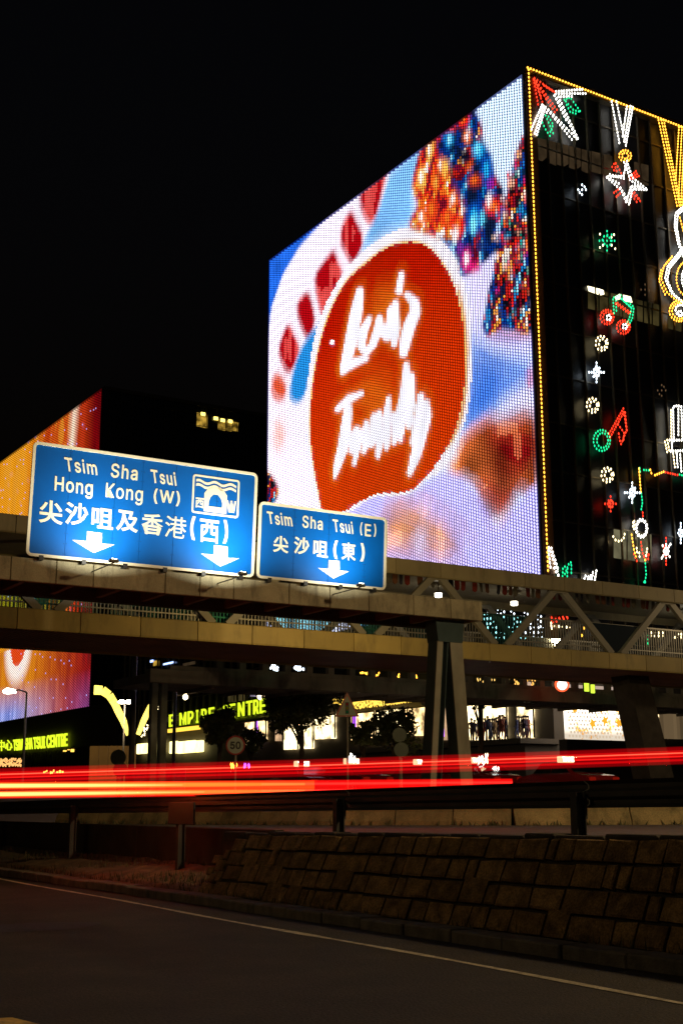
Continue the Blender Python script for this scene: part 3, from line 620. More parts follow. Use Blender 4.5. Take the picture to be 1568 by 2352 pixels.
def inpoly(P, poly):
    x, y = P[:, 0], P[:, 1]; c = np.zeros(len(P), bool); n = len(poly)
    for i in range(n):
        x0, y0 = poly[i]; x1, y1 = poly[(i+1) % n]
        if y0 == y1: continue
        m = ((y0 > y) != (y1 > y)) & (x < (x1-x0)*(y-y0)/(y1-y0)+x0); c ^= m
    return c
def smooth_poly(pts, n=6):       # closed Catmull-Rom
    out = []; k = len(pts)
    for i in range(k):
        p0, p1, p2, p3 = [np.array(pts[(i+j-1) % k], float) for j in range(4)]
        for s in range(n):
            t = s/n; out.append(tuple(.5*((2*p1)+(-p0+p2)*t+(2*p0-5*p1+4*p2-p3)*t*t+(-p0+3*p1-3*p2+p3)*t**3)))
    return out
def stroke(pts, w):              # polyline with round ends as a list of polygons
    out = []
    for i in range(len(pts)):
        x, y = pts[i]; ww = w[i] if isinstance(w, (list, tuple)) else w
        out.append([(x+ww/2*math.cos(a*math.pi/6), y+ww/2*math.sin(a*math.pi/6)) for a in range(12)])
        if i+1 < len(pts):
            x2, y2 = pts[i+1]; w2 = w[i+1] if isinstance(w, (list, tuple)) else w; L = math.hypot(x2-x, y2-y) or 1; nx_, ny_ = -(y2-y)/L, (x2-x)/L
            out.append([(x+nx_*ww/2, y+ny_*ww/2), (x2+nx_*w2/2, y2+ny_*w2/2), (x2-nx_*w2/2, y2-ny_*w2/2), (x-nx_*ww/2, y-ny_*ww/2)])
    return out
def noise2(P, s, seed):
    r = np.random.RandomState(seed); G = r.rand(128, 128); x = P[:, 0]*s+31.7; y = P[:, 1]*s+57.3
    xi = np.floor(x).astype(int); yi = np.floor(y).astype(int); fx = x-xi; fy = y-yi; fx = fx*fx*(3-2*fx); fy = fy*fy*(3-2*fy)
    g = lambda a, b: G[a % 128, b % 128]
    return (g(xi, yi)*(1-fx)+g(xi+1, yi)*fx)*(1-fy)+(g(xi, yi+1)*(1-fx)+g(xi+1, yi+1)*fx)*fy
def led_screen(name, xplane, y0, y1, z0, z1, py, pz, colour_fn, parent, ledw, ledh, e_led, e_back, stagger=True):
    ny = int((y1-y0)/py); nz = int((z1-z0)/pz); C = []
    for i in range(ny):
        off = (pz/2 if (i % 2 and stagger) else 0)
        for j in range(nz): C.append((y0+(i+.5)*py, z0+(j+.5)*pz+off*.98-pz*.25))
    C = np.array(C); col = np.clip(colour_fn(C), 0, 8)
    n = len(C); hy = ledw/2; hz = ledh/2; ch = hy*.7; xf = xplane-.06; xb = xplane-.01
    sh = np.array([(-hy, -hz+ch), (0, -hz), (hy, -hz+ch), (hy, hz-ch), (0, hz), (-hy, hz-ch)])
    V = np.zeros((n, 12, 3)); 
    for k in range(6):
        V[:, k, 0] = xf; V[:, k, 1] = C[:, 0]+sh[k, 0]; V[:, k, 2] = C[:, 1]+sh[k, 1]
        V[:, k+6, 0] = xb; V[:, k+6, 1] = C[:, 0]+sh[k, 0]*1.05; V[:, k+6, 2] = C[:, 1]+sh[k, 1]*1.05
    V = V.reshape(-1, 3)-np.array(root_loc(parent))
    me = bpy.data.meshes.new(name)
    quads = [(0, 1, 2, 3), (0, 3, 4, 5)]+[((k+1) % 6, k, 6+k, 6+(k+1) % 6) for k in range(6)]
    q = np.array(quads); FA = (np.arange(n)*12)[:, None, None]+q[None]; FA = FA.reshape(-1, 4)
    me.vertices.add(len(V)); me.vertices.foreach_set('co', V.ravel().astype(np.float32)); me.loops.add(FA.size); me.loops.foreach_set('vertex_index', FA.ravel().astype(np.int32))
    me.polygons.add(len(FA)); me.polygons.foreach_set('loop_start', (np.arange(len(FA))*4).astype(np.int32)); me.polygons.foreach_set('loop_total', np.full(len(FA), 4, np.int32))
    me.update(calc_edges=True); a = me.color_attributes.new('led', 'FLOAT_COLOR', 'POINT')
    cc = np.ones((n, 12, 4)); cc[:, :, :3] = col[:, None, :]; a.data.foreach_set('color', cc.ravel().astype(np.float32))
    me.materials.append(e_led); o = bpy.data.objects.new('led_modules', me); COL.objects.link(o); o.parent = parent; o['kind'] = 'stuff'
    # backing sheet emitting the same picture, dimmer, to imitate LED glow in the gaps
    gy = np.linspace(y0, y1, ny//2+1); gz = np.linspace(z0, z1, nz//2+1); YY_, ZZ = np.meshgrid(gy, gz, indexing='ij'); P = np.stack([YY_.ravel(), ZZ.ravel()], 1)
    col = np.clip(colour_fn(P), 0, 8)*(np.array([.6, .6, 1.25]) if parent['category'] == 'LED screen' and xplane < 61 else 1); L = root_loc(parent); vs = [(xplane-L.x, p[0]-L.y, p[1]-L.z) for p in P]; m = len(gz)
    fs = [(i*m+j, i*m+j+1, (i+1)*m+j+1, (i+1)*m+j) for i in range(len(gy)-1) for j in range(m-1)]
    me = bpy.data.meshes.new('screen_backing'); me.from_pydata(vs, [], fs); a = me.color_attributes.new('led', 'FLOAT_COLOR', 'POINT')
    cc = np.ones((len(P), 4)); cc[:, :3] = col; a.data.foreach_set('color', cc.ravel().astype(np.float32)); me.materials.append(e_back)
    o = bpy.data.objects.new('screen_backing', me); COL.objects.link(o); o.parent = parent
    mb = MB(); mb.box(xplane+.02, xplane+.3, y0-.15, y1+.15, z0-.15, z1+.1); mb.build('screen_frame', M['black'], parent)
def toplane(pts, xp): return [(lambda h: (h.y, h.z))(hit(x, y, 0, xp)) for x, y in pts]
WH = (1.0, 1.0, 1.05)
def big_picture():
    ops = []
    H_ = lambda p: ((1040+p[0]/.9273)/1.7417, (240+p[1]/.9273)/1.7417)
    def poly(pts, col, sm=True, fn=None, soft=0, al=1): ops.append(([toplane([H_(p) for p in (smooth_poly(pts) if sm else pts)], SX)], col, fn, soft, al))
    def strk(pts, w, col, soft=0, al=1): ops.append(([toplane([H_(q) for q in p], SX) for p in stroke(pts, w)], col, None, soft, al))
    def blob(x, y, rx, ry, col, soft=.3, al=1, fn=None): poly([(x+rx*math.cos(k*math.pi/6), y+ry*math.sin(k*math.pi/6)) for k in range(12)], col, False, fn, soft, al)
    # sky, pale top right, blue top left
    poly([(20, 740), (150, 640), (262, 570), (230, 620), (150, 700), (90, 800), (48, 920), (30, 1060), (10, 1060)], (.03, .17, .66), sm=False, fn='n', soft=.3)
    poly([(480, 430), (560, 350), (605, 310), (585, 400), (572, 500), (560, 610), (470, 650), (400, 700), (385, 690), (420, 600), (455, 520)], (.28, .58, .95), fn='soft', soft=.5)
    poly([(990, 30), (800, 150), (820, 220), (850, 330), (880, 430), (912, 490), (935, 400), (960, 310), (1000, 280)], (.72, .92, 1.05), soft=.25)
    # ring with candy stripes
    poly([(262, 572), (370, 500), (490, 400), (470, 470), (440, 560), (400, 640), (350, 750), (290, 830), (245, 900), (215, 1000), (185, 1140), (172, 1290), (178, 1420), (205, 1600), (240, 1700), (20, 1700), (22, 1100), (48, 920), (90, 800), (150, 700)], (1.0, .90, .98), sm=False, soft=.2)
    red = (.44, .006, .012)
    for q in ([(476, 405), (440, 436), (400, 470), (374, 497), (380, 560), (408, 610), (432, 585), (455, 500)],
              [(340, 562), (307, 620), (303, 680), (322, 725), (346, 757), (378, 705), (384, 650), (362, 600)],
              [(275, 708), (238, 752), (207, 806), (214, 880), (236, 952), (268, 890), (308, 800), (292, 742)],
              [(180, 863), (142, 905), (148, 970), (180, 1036), (206, 980), (200, 915)],
              [(106, 983), (74, 1068), (86, 1132), (115, 1162), (150, 1080), (130, 1018)]): poly(q, red, fn='stripe', soft=.28)
    poly([(62, 1165), (45, 1210), (60, 1262), (95, 1260), (102, 1212), (86, 1176)], (.70, .12, .05), soft=.4); blob(76, 1395, 24, 62, (.95, .50, .42), .6, .8)
    poly([(228, 978), (165, 1055), (126, 1160), (114, 1250), (140, 1276), (168, 1250), (186, 1180), (205, 1080), (228, 1010)], (.03, .30, .66), soft=.3)
    poly([(20, 1525), (58, 1560), (74, 1600), (60, 1640), (40, 1680), (20, 1690)], (.25, .03, .15), fn='tree2', soft=.2)
    # right hand background
    poly([(745, 760), (860, 720), (905, 700), (880, 820), (850, 900), (835, 1010), (1010, 1000), (1015, 1120), (900, 1100), (790, 1050), (775, 900)], (.80, .74, 1.0), soft=.5)
    poly([(850, 985), (930, 1000), (1012, 985), (1012, 1030), (930, 1040), (860, 1030)], (.45, .10, .20), soft=.4, al=.8)
    poly([(785, 1040), (900, 1090), (1015, 1130), (1018, 1220), (900, 1300), (780, 1390), (750, 1420), (785, 1250)], (.22, .38, .92), fn='soft', soft=.9)
    poly([(790, 1180), (900, 1160), (880, 1280), (800, 1370), (770, 1390)], (.06, .22, .72), soft=.9, al=.85)
    poly([(870, 1330), (1020, 1210), (1022, 1330), (930, 1350)], (.9, .78, .9), soft=.8, al=.8); blob(1008, 1180, 12, 45, (.7, .08, .1), .3, .7)
    # hand and sleeve
    poly([(755, 1410), (850, 1335), (905, 1350), (1025, 1325), (1035, 1610), (960, 1600), (905, 1680), (850, 1640), (790, 1570), (700, 1540), (735, 1470)], (.60, .17, .05), fn='hand', soft=.5)
    poly([(850, 1375), (1022, 1370), (1028, 1500), (965, 1560), (900, 1540), (820, 1450)], (.26, .012, .012), fn='hand', soft=.8)
    poly([(770, 1410), (830, 1400), (880, 1500), (860, 1560), (780, 1500)], (.55, .15, .04), fn='hand', soft=.7, al=.8)
    poly([(300, 1700), (330, 1660), (430, 1612), (560, 1615), (640, 1555), (690, 1535), (760, 1560), (840, 1650), (880, 1730), (960, 1650), (1045, 1600), (1060, 2000), (380, 2000)], (.62, .58, 1.05), soft=.25)
    poly([(460, 1700), (540, 1640), (640, 1690), (760, 1790), (740, 1850), (600, 1850), (460, 1810)], (.75, .30, .05), fn='hand', soft=1.0, al=.85)
    poly([(820, 1565), (900, 1575), (955, 1600), (920, 1680), (870, 1700), (830, 1640)], (.42, .08, .05), fn='hand', soft=.6, al=.9); blob(600, 1790, 26, 50, (.8, .75, 1.0), .6, .7)
    # disc
    poly([(562, 625), (648, 648), (708, 706), (752, 800), (778, 920), (790, 1050), (786, 1200), (768, 1330), (728, 1420), (700, 1500), (620, 1560), (540, 1612), (420, 1625), (330, 1680), (235, 1700), (205, 1580), (180, 1430), (172, 1290), (186, 1140), (212, 1000), (258, 882), (328, 772), (408, 690), (500, 636)], (1.0, .93, .95))
    poly([(735, 820), (762, 930), (776, 1060), (772, 1220), (752, 1340), (712, 1430), (690, 1440), (740, 1320), (757, 1200), (760, 1060), (745, 920)], (.75, .35, .05), soft=.15, al=.8)
    disc = [(556, 677), (622, 694), (680, 758), (725, 850), (752, 960), (764, 1080), (758, 1220), (738, 1330), (700, 1430), (640, 1520), (560, 1598), (440, 1610), (372, 1640), (320, 1672), (245, 1690), (214, 1570), (195, 1450), (190, 1330), (200, 1200), (225, 1060), (262, 940), (320, 830), (392, 758), (470, 700)]
    poly([(x+(x-480)*.012, y-6) for x, y in disc], (.85, .45, .08), soft=.15); poly(disc, (.50, .055, .006), fn='disc')
    lg = (.72, .22, .02); w = (1.05, 1.02, 1.08)
    L1 = [([(374, 858), (362, 930), (345, 1020), (330, 1090), (312, 1150)], [22, 38, 40, 36, 20]), ([(308, 1160), (350, 1125), (395, 1108)], [12, 26, 18]), ([(408, 962), (385, 1010), (378, 1060), (395, 1088), (420, 1060), (440, 1000), (445, 960)], [16, 28, 26, 18, 22, 24, 16]),
          ([(448, 960), (455, 1010), (475, 1030), (488, 980), (488, 925)], [14, 26, 24, 30, 18]), ([(505, 905), (505, 1000), (500, 1058)], [20, 30, 14]), ([(527, 796), (519, 858)], [14, 22]),
          ([(548, 872), (575, 900), (580, 935), (558, 985), (545, 1030), (535, 1090)], [16, 30, 34, 38, 38, 24])]
    L2 = [([(380, 1238), (335, 1258), (290, 1298)], [12, 24, 14]), ([(330, 1290), (322, 1370), (308, 1450), (292, 1500), (280, 1548)], [24, 34, 32, 24, 7]), ([(362, 1372), (345, 1410), (345, 1450), (365, 1440), (378, 1380)], [18, 24, 22, 18, 18]), ([(372, 1400), (352, 1500)], [20, 9]),
          ([(398, 1350), (396, 1420), (388, 1455)], [16, 24, 12]), ([(426, 1322), (424, 1400), (416, 1430)], [16, 28, 14]), ([(446, 1312), (448, 1400), (440, 1472)], [16, 26, 12]), ([(480, 1258), (474, 1330), (472, 1440)], [12, 26, 14]),
          ([(502, 1320), (500, 1420)], [22, 14]), ([(546, 1132), (544, 1230), (530, 1310), (518, 1390), (524, 1410)], [16, 34, 38, 30, 14]), ([(566, 1170), (562, 1280), (556, 1360)], [12, 26, 18]), ([(600, 1248), (590, 1340), (575, 1420)], [18, 30, 26]), ([(620, 1272), (622, 1320), (600, 1400), (580, 1470), (558, 1535)], [16, 30, 34, 32, 14])]
    for pts, ww in L1+L2: strk(pts, [q+26 for q in ww], lg, .45, .75)
    blob(475, 900, 60, 60, lg, .8, .6); blob(430, 1250, 60, 60, lg, .9, .6)
    for pts, ww in L1+L2: strk(pts, [q+6 for q in ww], w, .12)
    blob(270, 1047, 7, 9, (2, 2, 2), .05)  # white glow spot painted as an over-bright patch of the picture
    # tree one: dark blue mass, warm left flank, single baubles
    poly([(606, 322), (640, 290), (700, 235), (750, 195), (792, 175), (806, 200), (828, 250), (830, 300), (858, 350), (872, 420), (905, 480), (922, 560), (880, 620), (895, 690), (850, 740), (790, 790), (748, 800), (735, 740), (700, 690), (650, 650), (565, 620), (590, 540), (570, 470), (580, 400)], (0, 0, 0), fn='tree', soft=.18)
    poly([(606, 322), (650, 300), (668, 360), (705, 400), (720, 470), (750, 520), (768, 600), (740, 660), (690, 660), (560, 620), (590, 540), (568, 478), (582, 400)], (0, 0, 0), fn='treewarm', soft=.3)
    R1 = (.85, .03, .015); O1 = (.95, .22, .03); Y1 = (1, .55, .12); C1 = (.03, .42, .72); B1 = (.01, .10, .42); P1 = (.8, .03, .25); WW = (1.2, 1.1, 1.05)
    for x, y, rx, ry, c, core in ((757, 222, 24, 30, R1, O1), (700, 252, 34, 16, R1, None), (652, 285, 26, 16, R1, None), (772, 288, 16, 26, O1, WW), (706, 300, 16, 28, C1, (.5, .95, 1)), (690, 290, 10, 16, B1, C1), (812, 335, 24, 34, C1, (.25, .8, 1)), (845, 415, 26, 60, B1, C1),
                                  (632, 340, 12, 40, Y1, WW), (672, 395, 12, 34, O1, WW), (602, 440, 16, 44, Y1, WW), (690, 400, 14, 30, Y1, None), (720, 520, 18, 30, O1, WW), (602, 585, 16, 34, O1, WW), (655, 460, 12, 34, O1, Y1), (640, 560, 26, 46, (.75, .08, .02), O1), (700, 590, 26, 40, (.8, .06, .02), O1),
                                  (738, 620, 24, 44, R1, O1), (728, 650, 10, 26, WW, None), (868, 545, 36, 34, R1, O1), (852, 520, 9, 26, WW, None), (800, 590, 34, 62, B1, C1), (795, 615, 12, 36, (.3, .9, 1), None), (828, 590, 9, 30, (.2, .75, .9), None), (770, 745, 20, 46, P1, WW), (800, 770, 22, 18, P1, None), (800, 450, 30, 22, (.5, .05, .02), O1),
                                  (860, 460, 16, 20, (.35, .03, .4), None), (720, 330, 12, 20, (.01, .01, .02), None), (760, 360, 22, 26, (.005, .01, .03), None), (780, 400, 12, 12, O1, None), (905, 610, 14, 28, C1, None), (830, 690, 26, 22, (.01, .05, .22), None), (745, 700, 12, 30, (.25, .05, .35), None)):
        blob(x, y, rx, ry, c, .22)
        if core: blob(x-rx*.1, y-ry*.1, rx*.42, ry*.55, core, .15)
    poly([(985, 285), (962, 320), (940, 400), (922, 480), (905, 560), (893, 640), (878, 720), (866, 800), (850, 860), (840, 930), (828, 990), (852, 1025), (900, 1000), (950, 1005), (1012, 995), (1010, 700), (1000, 450)], (0, 0, 0), fn='tree2', soft=.15)
    rr = random.Random(12)
    for k in range(95):
        y = rr.uniform(330, 985); x = rr.uniform(880-(y-330)*.04+(0 if y > 560 else (560-y)*.35), 1003); c = rr.choice([R1, R1, C1, P1, O1, (.95, .6, .4), (.02, .4, .3), (.05, .5, .7), WW, B1]); blob(x, y, rr.uniform(3, 7), rr.uniform(8, 16), c, .12, .9)
    def f(P):
        n1 = noise2(P, .35, 1); n2 = noise2(P, .9, 2)
        zz = (P[:, 1]-17)/41; yy = (P[:, 0]-70.4)/42
        col = np.stack([.62+.25*n1, .74+.18*n1, 1.05+0*n1], 1)
        for polys, c, fn, soft, al in ops:
            K = 12 if soft else 1; A_ = np.zeros(len(P)); rj = np.random.RandomState(77)
            for kk in range(K):
                Pj = P+(rj.normal(0, soft, 2) if soft else 0); m = np.zeros(len(P), bool)
                for p in polys: m |= inpoly(Pj, p)
                A_ += m
            A_ = A_/K*al; m = A_ > 0
            if not m.any(): continue
            Q = P[m]; cc = np.tile(np.array(c, float), (len(Q), 1))
            if fn == 'disc':
                a = noise2(Q, .12, 3)[:, None]; cc = np.array([.48, .010, .001])*(1-a)+np.array([.58, .055, .003])*a; kb = np.clip((46-Q[:, 1])/22, 0, 1)[:, None]; cc = cc*(1-.6*kb)+np.array([.56, .105, .006])*.6*kb
                hz = ((Q[:, 1]-20)/38)[:, None]; cc = cc*(.8+.35*(1-hz))
                dd = np.abs(Q[:, 0]-91)/9; cc[:, 0] *= 1+.08*dd
            elif fn == 'hand': a = noise2(Q, .5, 5)[:, None]; cc = cc*(.55+.9*a)+np.array([.25, .12, .05])*(a > .72)
            elif fn == 'soft': a = noise2(Q, .3, 6)[:, None]; cc = cc*(.8+.4*a)
            elif fn == 'n': a = noise2(Q, .6, 7)[:, None]; cc = cc*(.8+.5*a)
            elif fn == 'stripe': a = noise2(Q*[2.2, .5], .8, 8)[:, None]; cc = cc+(a > .6)*np.array([.35, .12, .1])*a
            elif fn in ('tree', 'tree2', 'treewarm'):
                sk = Q@np.array([[1.0, 0], [.25, .42]]); a = noise2(sk, 1.5 if fn != 'tree2' else 2.1, 11)*.7+.3*noise2(sk, 3.6, 14); b = noise2(sk+9, 1.6 if fn != 'tree2' else 2.3, 12)*.72+.28*noise2(sk, 3.9, 15); d = noise2(sk+31, {'tree': .8, 'tree2': 1.7, 'treewarm': .5}[fn], 13)
                cc = np.tile(np.array([.012, .03, .09]), (len(Q), 1)); cc[a > .46] = (.008, .06, .32); cc[a > .64] = (.02, .28, .60); cc[a > .76] = (.4, .8, 1)
                warm = d > (.46 if fn == 'tree' else .40)
                if fn == 'tree': warm = d > .74
                if fn == 'treewarm': warm[:] = True
                cw = np.tile(np.array([.22, .01, .03]), (len(Q), 1)); cw[b > .36] = (.62, .03, .02); cw[b > .50] = (.85, .16, .02) if fn == 'treewarm' else (.30, .015, .05); cw[b > .62] = (.95, .42, .08); cw[b > .74] = (1.1, .95, .85)
                if fn == 'tree2': cw[(b > .2) & (b < .36)] = (.01, .012, .02)
                cc[warm] = cw[warm]
            am = A_[m][:, None]; cc = cc*(.72 if fn in ('tree', 'tree2') else 1); col[m] = col[m]*(1-am)+cc*am
        fl_ = .92+.16*np.random.RandomState(3).rand(len(P), 1)
        return np.clip(col, 0, 3)**1.22*fl_
    return f
M['led_big'] = attr_emit('led_module', 1.9); M['led_big_back'] = attr_emit('led_backing', .21)
scr = empty('led_picture', (SX, 91, 17.4), 'giant LED picture of an orange disc with white lettering, baubles and candy stripes', 'LED screen')
led_screen('led_screen', SX-.06, 70.55, 112.4, 16.6, 57.75, .32, .245, big_picture(), scr, .165, .21, M['led_big'], M['led_big_back'])
M['blob'] = M['e_white']
# podium of the main building
pod = empty('shopping_podium', (60.4, 95, 2), 'low shopping podium with glowing shop windows under the LED picture', 'podium')
mb = MB(); mb.box(60.6, 104, 69.9, 150, 2, 9.85); mb.build('wall', M['podium'], pod)
mb = MB(); mb.box(56.8, 60.59, 69, 93, 5.4, 5.75); mb.build('terrace', M['podium'], pod)
mb = MB(); mb.box(57.6, 60.59, 69.5, 93, 2.0, 5.39); mb.build('terrace_wall', M['podium'], pod)
M['shop'] = emit('shop_interior', (1, .66, .28), 2.2, True, var=.85, vscale=1.1); M['shop2'] = emit('shop_interior_dim', (1, .62, .34), .55, False, var=.6, vscale=.7)
M['shop_hot'] = emit('shop_interior_bright', (1, .76, .38), 3.0, True, var=.75, vscale=1.3)
M['violet'] = emit('violet_tube', (.45, .08, 1), 3); M['shop_cool'] = emit('shop_cool', (.9, .75, 1), .35, False, var=.5, vscale=.5)
def shopwin(x0, x1, yt0, yt1, yb0, yb1, mat, label=None, plane=60.38, name='shop_window', par=None):
    P = [hit(x0, yt0, 0, plane), hit(x1, yt1, 0, plane), hit(x1, yb1, 0, plane), hit(x0, yb0, 0, plane)]
    mb = MB(); mb.prism([(p.y, p.z) for p in P], 0, plane, plane+.12); o = mb.build(name, mat, par or pod)
    if label: o['label'] = label
    mb = MB(); y0, y1 = P[0].y, P[1].y; zt = (P[0].z+P[1].z)/2; zb = (P[2].z+P[3].z)/2
    for yy in np.linspace(y1, y0, max(2, int(abs(y0-y1)/2.2)+1)): mb.box(plane-.1, plane-.02, yy-.06, yy+.06, zb, zt)
    mb.box(plane-.1, plane-.02, y1, y0, zt-.08, zt+.06); mb.build('window_frame', M['black'], o)
    return o
for a in ((1064, 1103, 1612, 1608, 1700, 1700, M['shop_hot']), (1108, 1163, 1608, 1602, 1700, 1698, M['shop_hot']), (1184, 1224, 1598, 1592, 1697, 1695, M['shop_hot']),
          (652, 719, 1664, 1656, 1722, 1719, M['shop_hot']), (723, 770, 1646, 1640, 1698, 1696, M['shop_hot']), (806, 860, 1640, 1632, 1700, 1698, M['shop']), (864, 925, 1632, 1625, 1690, 1690, M['shop_hot']), (930, 985, 1628, 1620, 1690, 1690, M['shop']),
          (1000, 1058, 1625, 1618, 1700, 1700, M['shop2']), (590, 612, 1650, 1648, 1700, 1700, M['shop']), (563, 588, 1655, 1652, 1712, 1712, M['shop']), (632, 650, 1668, 1666, 1702, 1702, M['shop2'])):
    shopwin(*a)
for (x0, x1, yt, yb) in ((810, 815, 1642, 1692), (1012, 1017, 1630, 1692), (587, 590, 1655, 1700)): shopwin(x0, x1, yt, yt, yb, yb, M['violet'], plane=60.2, name='violet_tube')
for (x0, x1, yt, yb, mt) in ((575, 590, 1558, 1600, 'shop_cool'), (598, 612, 1556, 1600, 'shop2'), (548, 560, 1560, 1610, 'w_dim'), (524, 540, 1562, 1612, 'w_dim')): shopwin(x0, x1, yt, yt, yb, yb, M[mt])
# EMPIRE CENTRE roof letters
M['e_lime'] = emit('letter_lime', (.62, .80, .02), 1.5); M['letter_side'] = emit('letter_side', (.25, .6, .85), .45)
def letters3d(txt, bl, br, tl, plane, name, mat, parent, depth, bold=.02, mat_side=None):
    A_, B_, C_ = [(lambda h: (h.y, h.z))(hit(*p, 0, plane)) for p in (bl, br, tl)]
    o = text_obj(txt, A_, B_, C_, lambda u, v, d: Vector((plane-d, u, v)), name, mat, parent, bold, depth); return o
em = empty('rooftop_letters', (60.3, 123, 9.6), 'glowing yellow green letters EMPIRE CENTRE on the podium roof', 'sign letters')
txt = 'EMPIRE CENTRE'; xs = [390, 414, 433, 452, 464, 481, 0, 512, 529, 548, 567, 583, 598]; wd = [12, 15, 12, 4, 12, 12, 0, 13, 12, 14, 13, 12, 12]
for ch, x0, w0 in zip(txt, xs, wd):
    if ch == ' ': continue
    yb = 1670-(x0-390)*.150; yt = yb-28-(x0-390)*.026
    letters3d(ch, (x0, yb), (x0+w0, yb-w0*.15), (x0, yt), 60.0, 'letter', M['e_lime'], em, .10, .012)
mb = MB(); mb.box(60.0, 60.58, 108, 137, 9.35, 9.6); tag(mb.build('letter_ledge', M['podium'], em), None)
# light boxes below the letters
M['e_box'] = emit('light_box', (1, .82, .28), 3.2, True, var=.25, vscale=.7)
lb = empty('shop_light_boxes', (60.3, 126, 6), 'row of glowing yellow shop light boxes behind the left columns', 'light box')
for (a, b, t, bo) in ((313, 345, 1706, 1732), (361, 374, 1703, 1729), (388, 404, 1702, 1731), (406, 445, 1700, 1731), (446, 462, 1700, 1728)):
    P0, P1 = hit(a, bo, 0, 59.9), hit(b, t, 0, 59.9); mb = MB(); mb.cbox(59.9, 60.3, P1.y, P0.y, P0.z, P1.z, .08); mb.build('light_box', M['e_box'], lb)
P0, P1 = hit(385, 1683, 0, 59.9), hit(455, 1676, 0, 59.9); mb = MB(); mb.box(59.9, 60.2, P1.y, P0.y, P0.z, P0.z+.4); mb.build('upper_strip', emit('strip_gold', (1, .6, .06), 1.6), lb)
# golden fairy light canopy
def bulbs(pts, name, mat, parent, s=.1, h=None, jitter=0, plane_dir=(0, -1, 0), kind=None):
    mb = MB(); h = h or s
    for p in pts:
        p = Vector(p)+Vector((random.uniform(-jitter, jitter), random.uniform(-jitter, jitter), random.uniform(-jitter, jitter)))
        mb.add([p+Vector((s, 0, 0)), p+Vector((-s, 0, 0)), p+Vector((0, s, 0)), p+Vector((0, -s, 0)), p+Vector((0, 0, h)), p+Vector((0, 0, -h))],
               [(0, 2, 4), (2, 1, 4), (1, 3, 4), (3, 0, 4), (2, 0, 5), (1, 2, 5), (3, 1, 5), (0, 3, 5)])
    return mb.build(name, mat, parent, kind='stuff')
cn = empty('fairy_light_canopy', (58.5, 90, 9.5), 'wide canopy of tiny golden fairy lights above the shop windows', 'fairy lights')
pts = []
for k in range(1500):
    px = random.uniform(765, 985); yt = 1590+abs(px-840)*.02; yb = 1640-(px-765)*.135 if px > 790 else 1625
    if px < 800 and random.random() < .5: continue
    pts.append(hit(px, random.uniform(yt, max(yt+8, yb-4)), 0, 58.3+random.random()*1.5))
bulbs(pts, 'bulbs', emit('fairy_gold', (1, .62, .08), 1.9), cn, .055, .085, kind='stuff')
mb = MB(); mb.box(58.1, 58.16, 82, 104, 9.75, 9.8); mb.build('support_wire', M['black'], cn)

pts = [at(random.uniform(1180, 1228), random.uniform(1560, 1582), 88) for _ in range(60)]
e = empty('amber_light_curtain', pts[0], 'small curtain of amber bulbs above the bright shop windows', 'fairy lights'); bulbs(pts, 'bulbs', emit('amber_dot', (1, .5, .1), 1.6), e, .05, .1)
pts = [at(random.uniform(1085, 1170), 1562+random.uniform(-4, 4), 88) for _ in range(9)]
e = empty('amber_sparks', pts[0], 'sparse amber bulbs left of the amber curtain', 'fairy lights'); bulbs(pts, 'bulbs', emit('amber_dot2', (1, .6, .15), 1.6), e, .06, .1)
c = at(1212, 1578, 86); mb = MB(); mb.cbox(c.x-.3, c.x+.3, c.y, c.y+.15, c.z-.35, c.z+.35, .03); tag(mb.build('small_lit_panel', emit('panel_peach', (1, .68, .48), .6), loc=c), 'small peach lit panel over the last bright shop window', 'panel')
# ------------------------------------------------------------------ festive light figures on the right face
PY = FY-.24
def strand(fn, pts, sp=.34, closed=False):
    W_ = [hit(*fn(*p), 1, PY) for p in pts]
    if closed: W_.append(W_[0])
    out = []; carry = 0
    for a, b in zip(W_[:-1], W_[1:]):
        L = (b-a).length; t = carry
        while t < L: out.append(a.lerp(b, t/L)); t += sp
        carry = t-L
    return out
def ell(cx, cy, rx, ry, n=20, a0=0, a1=360): return [(cx+rx*math.cos(math.radians(a0+(a1-a0)*k/n)), cy+ry*math.sin(math.radians(a0+(a1-a0)*k/n))) for k in range(n+1)]
def flake(cx, cy, rx, ry, arms=4, rot=90):
    out = []
    for k in range(arms*2):
        a = math.radians(rot+k*180/arms); r = 1 if k % 2 == 0 else .62
        out.append([(cx, cy), (cx+rx*r*math.cos(a), cy+ry*r*math.sin(a))])
    return out
I = lambda x, y: (x, y)
def ornament(label, parts, cat='light figure', sp=.34, s=.07, h=.12, group=None):
    allp = []; pr = []
    for cname, fn, lines in parts:
        P = []
        for l in lines: P += strand(fn, l, sp)
        pr.append((cname, P)); allp += P
    c = sum(allp, Vector())/len(allp); e = empty('light_figure', c, label, cat, group)
    for cname, P in pr: bulbs(P, {'e_gold': 'gold_bulbs', 'e_white': 'white_bulbs', 'e_red': 'red_bulbs', 'e_green': 'green_bulbs', 'e_cool': 'cool_bulbs', 'e_warm': 'warm_bulbs', 'e_dim': 'faint_bulbs', 'e_blue': 'blue_bulbs'}[cname], M[cname], e, s, h)
    return e
G = 'festive light figures on the dark tower face'
border = empty('gold_border_lights', (60.9, FY, 40), 'gold string of bulbs outlining the corner and roof of the dark tower', 'string lights')
bulbs(strand(I, [(1213, 160), (1258, 1319)], .33), 'edge_bulbs', M['e_gold'], border, .085, .12)
bulbs(strand(I, [(1211, 155), (1640, 320)], .30), 'roof_bulbs', M['e_gold'], border, .095, .10)
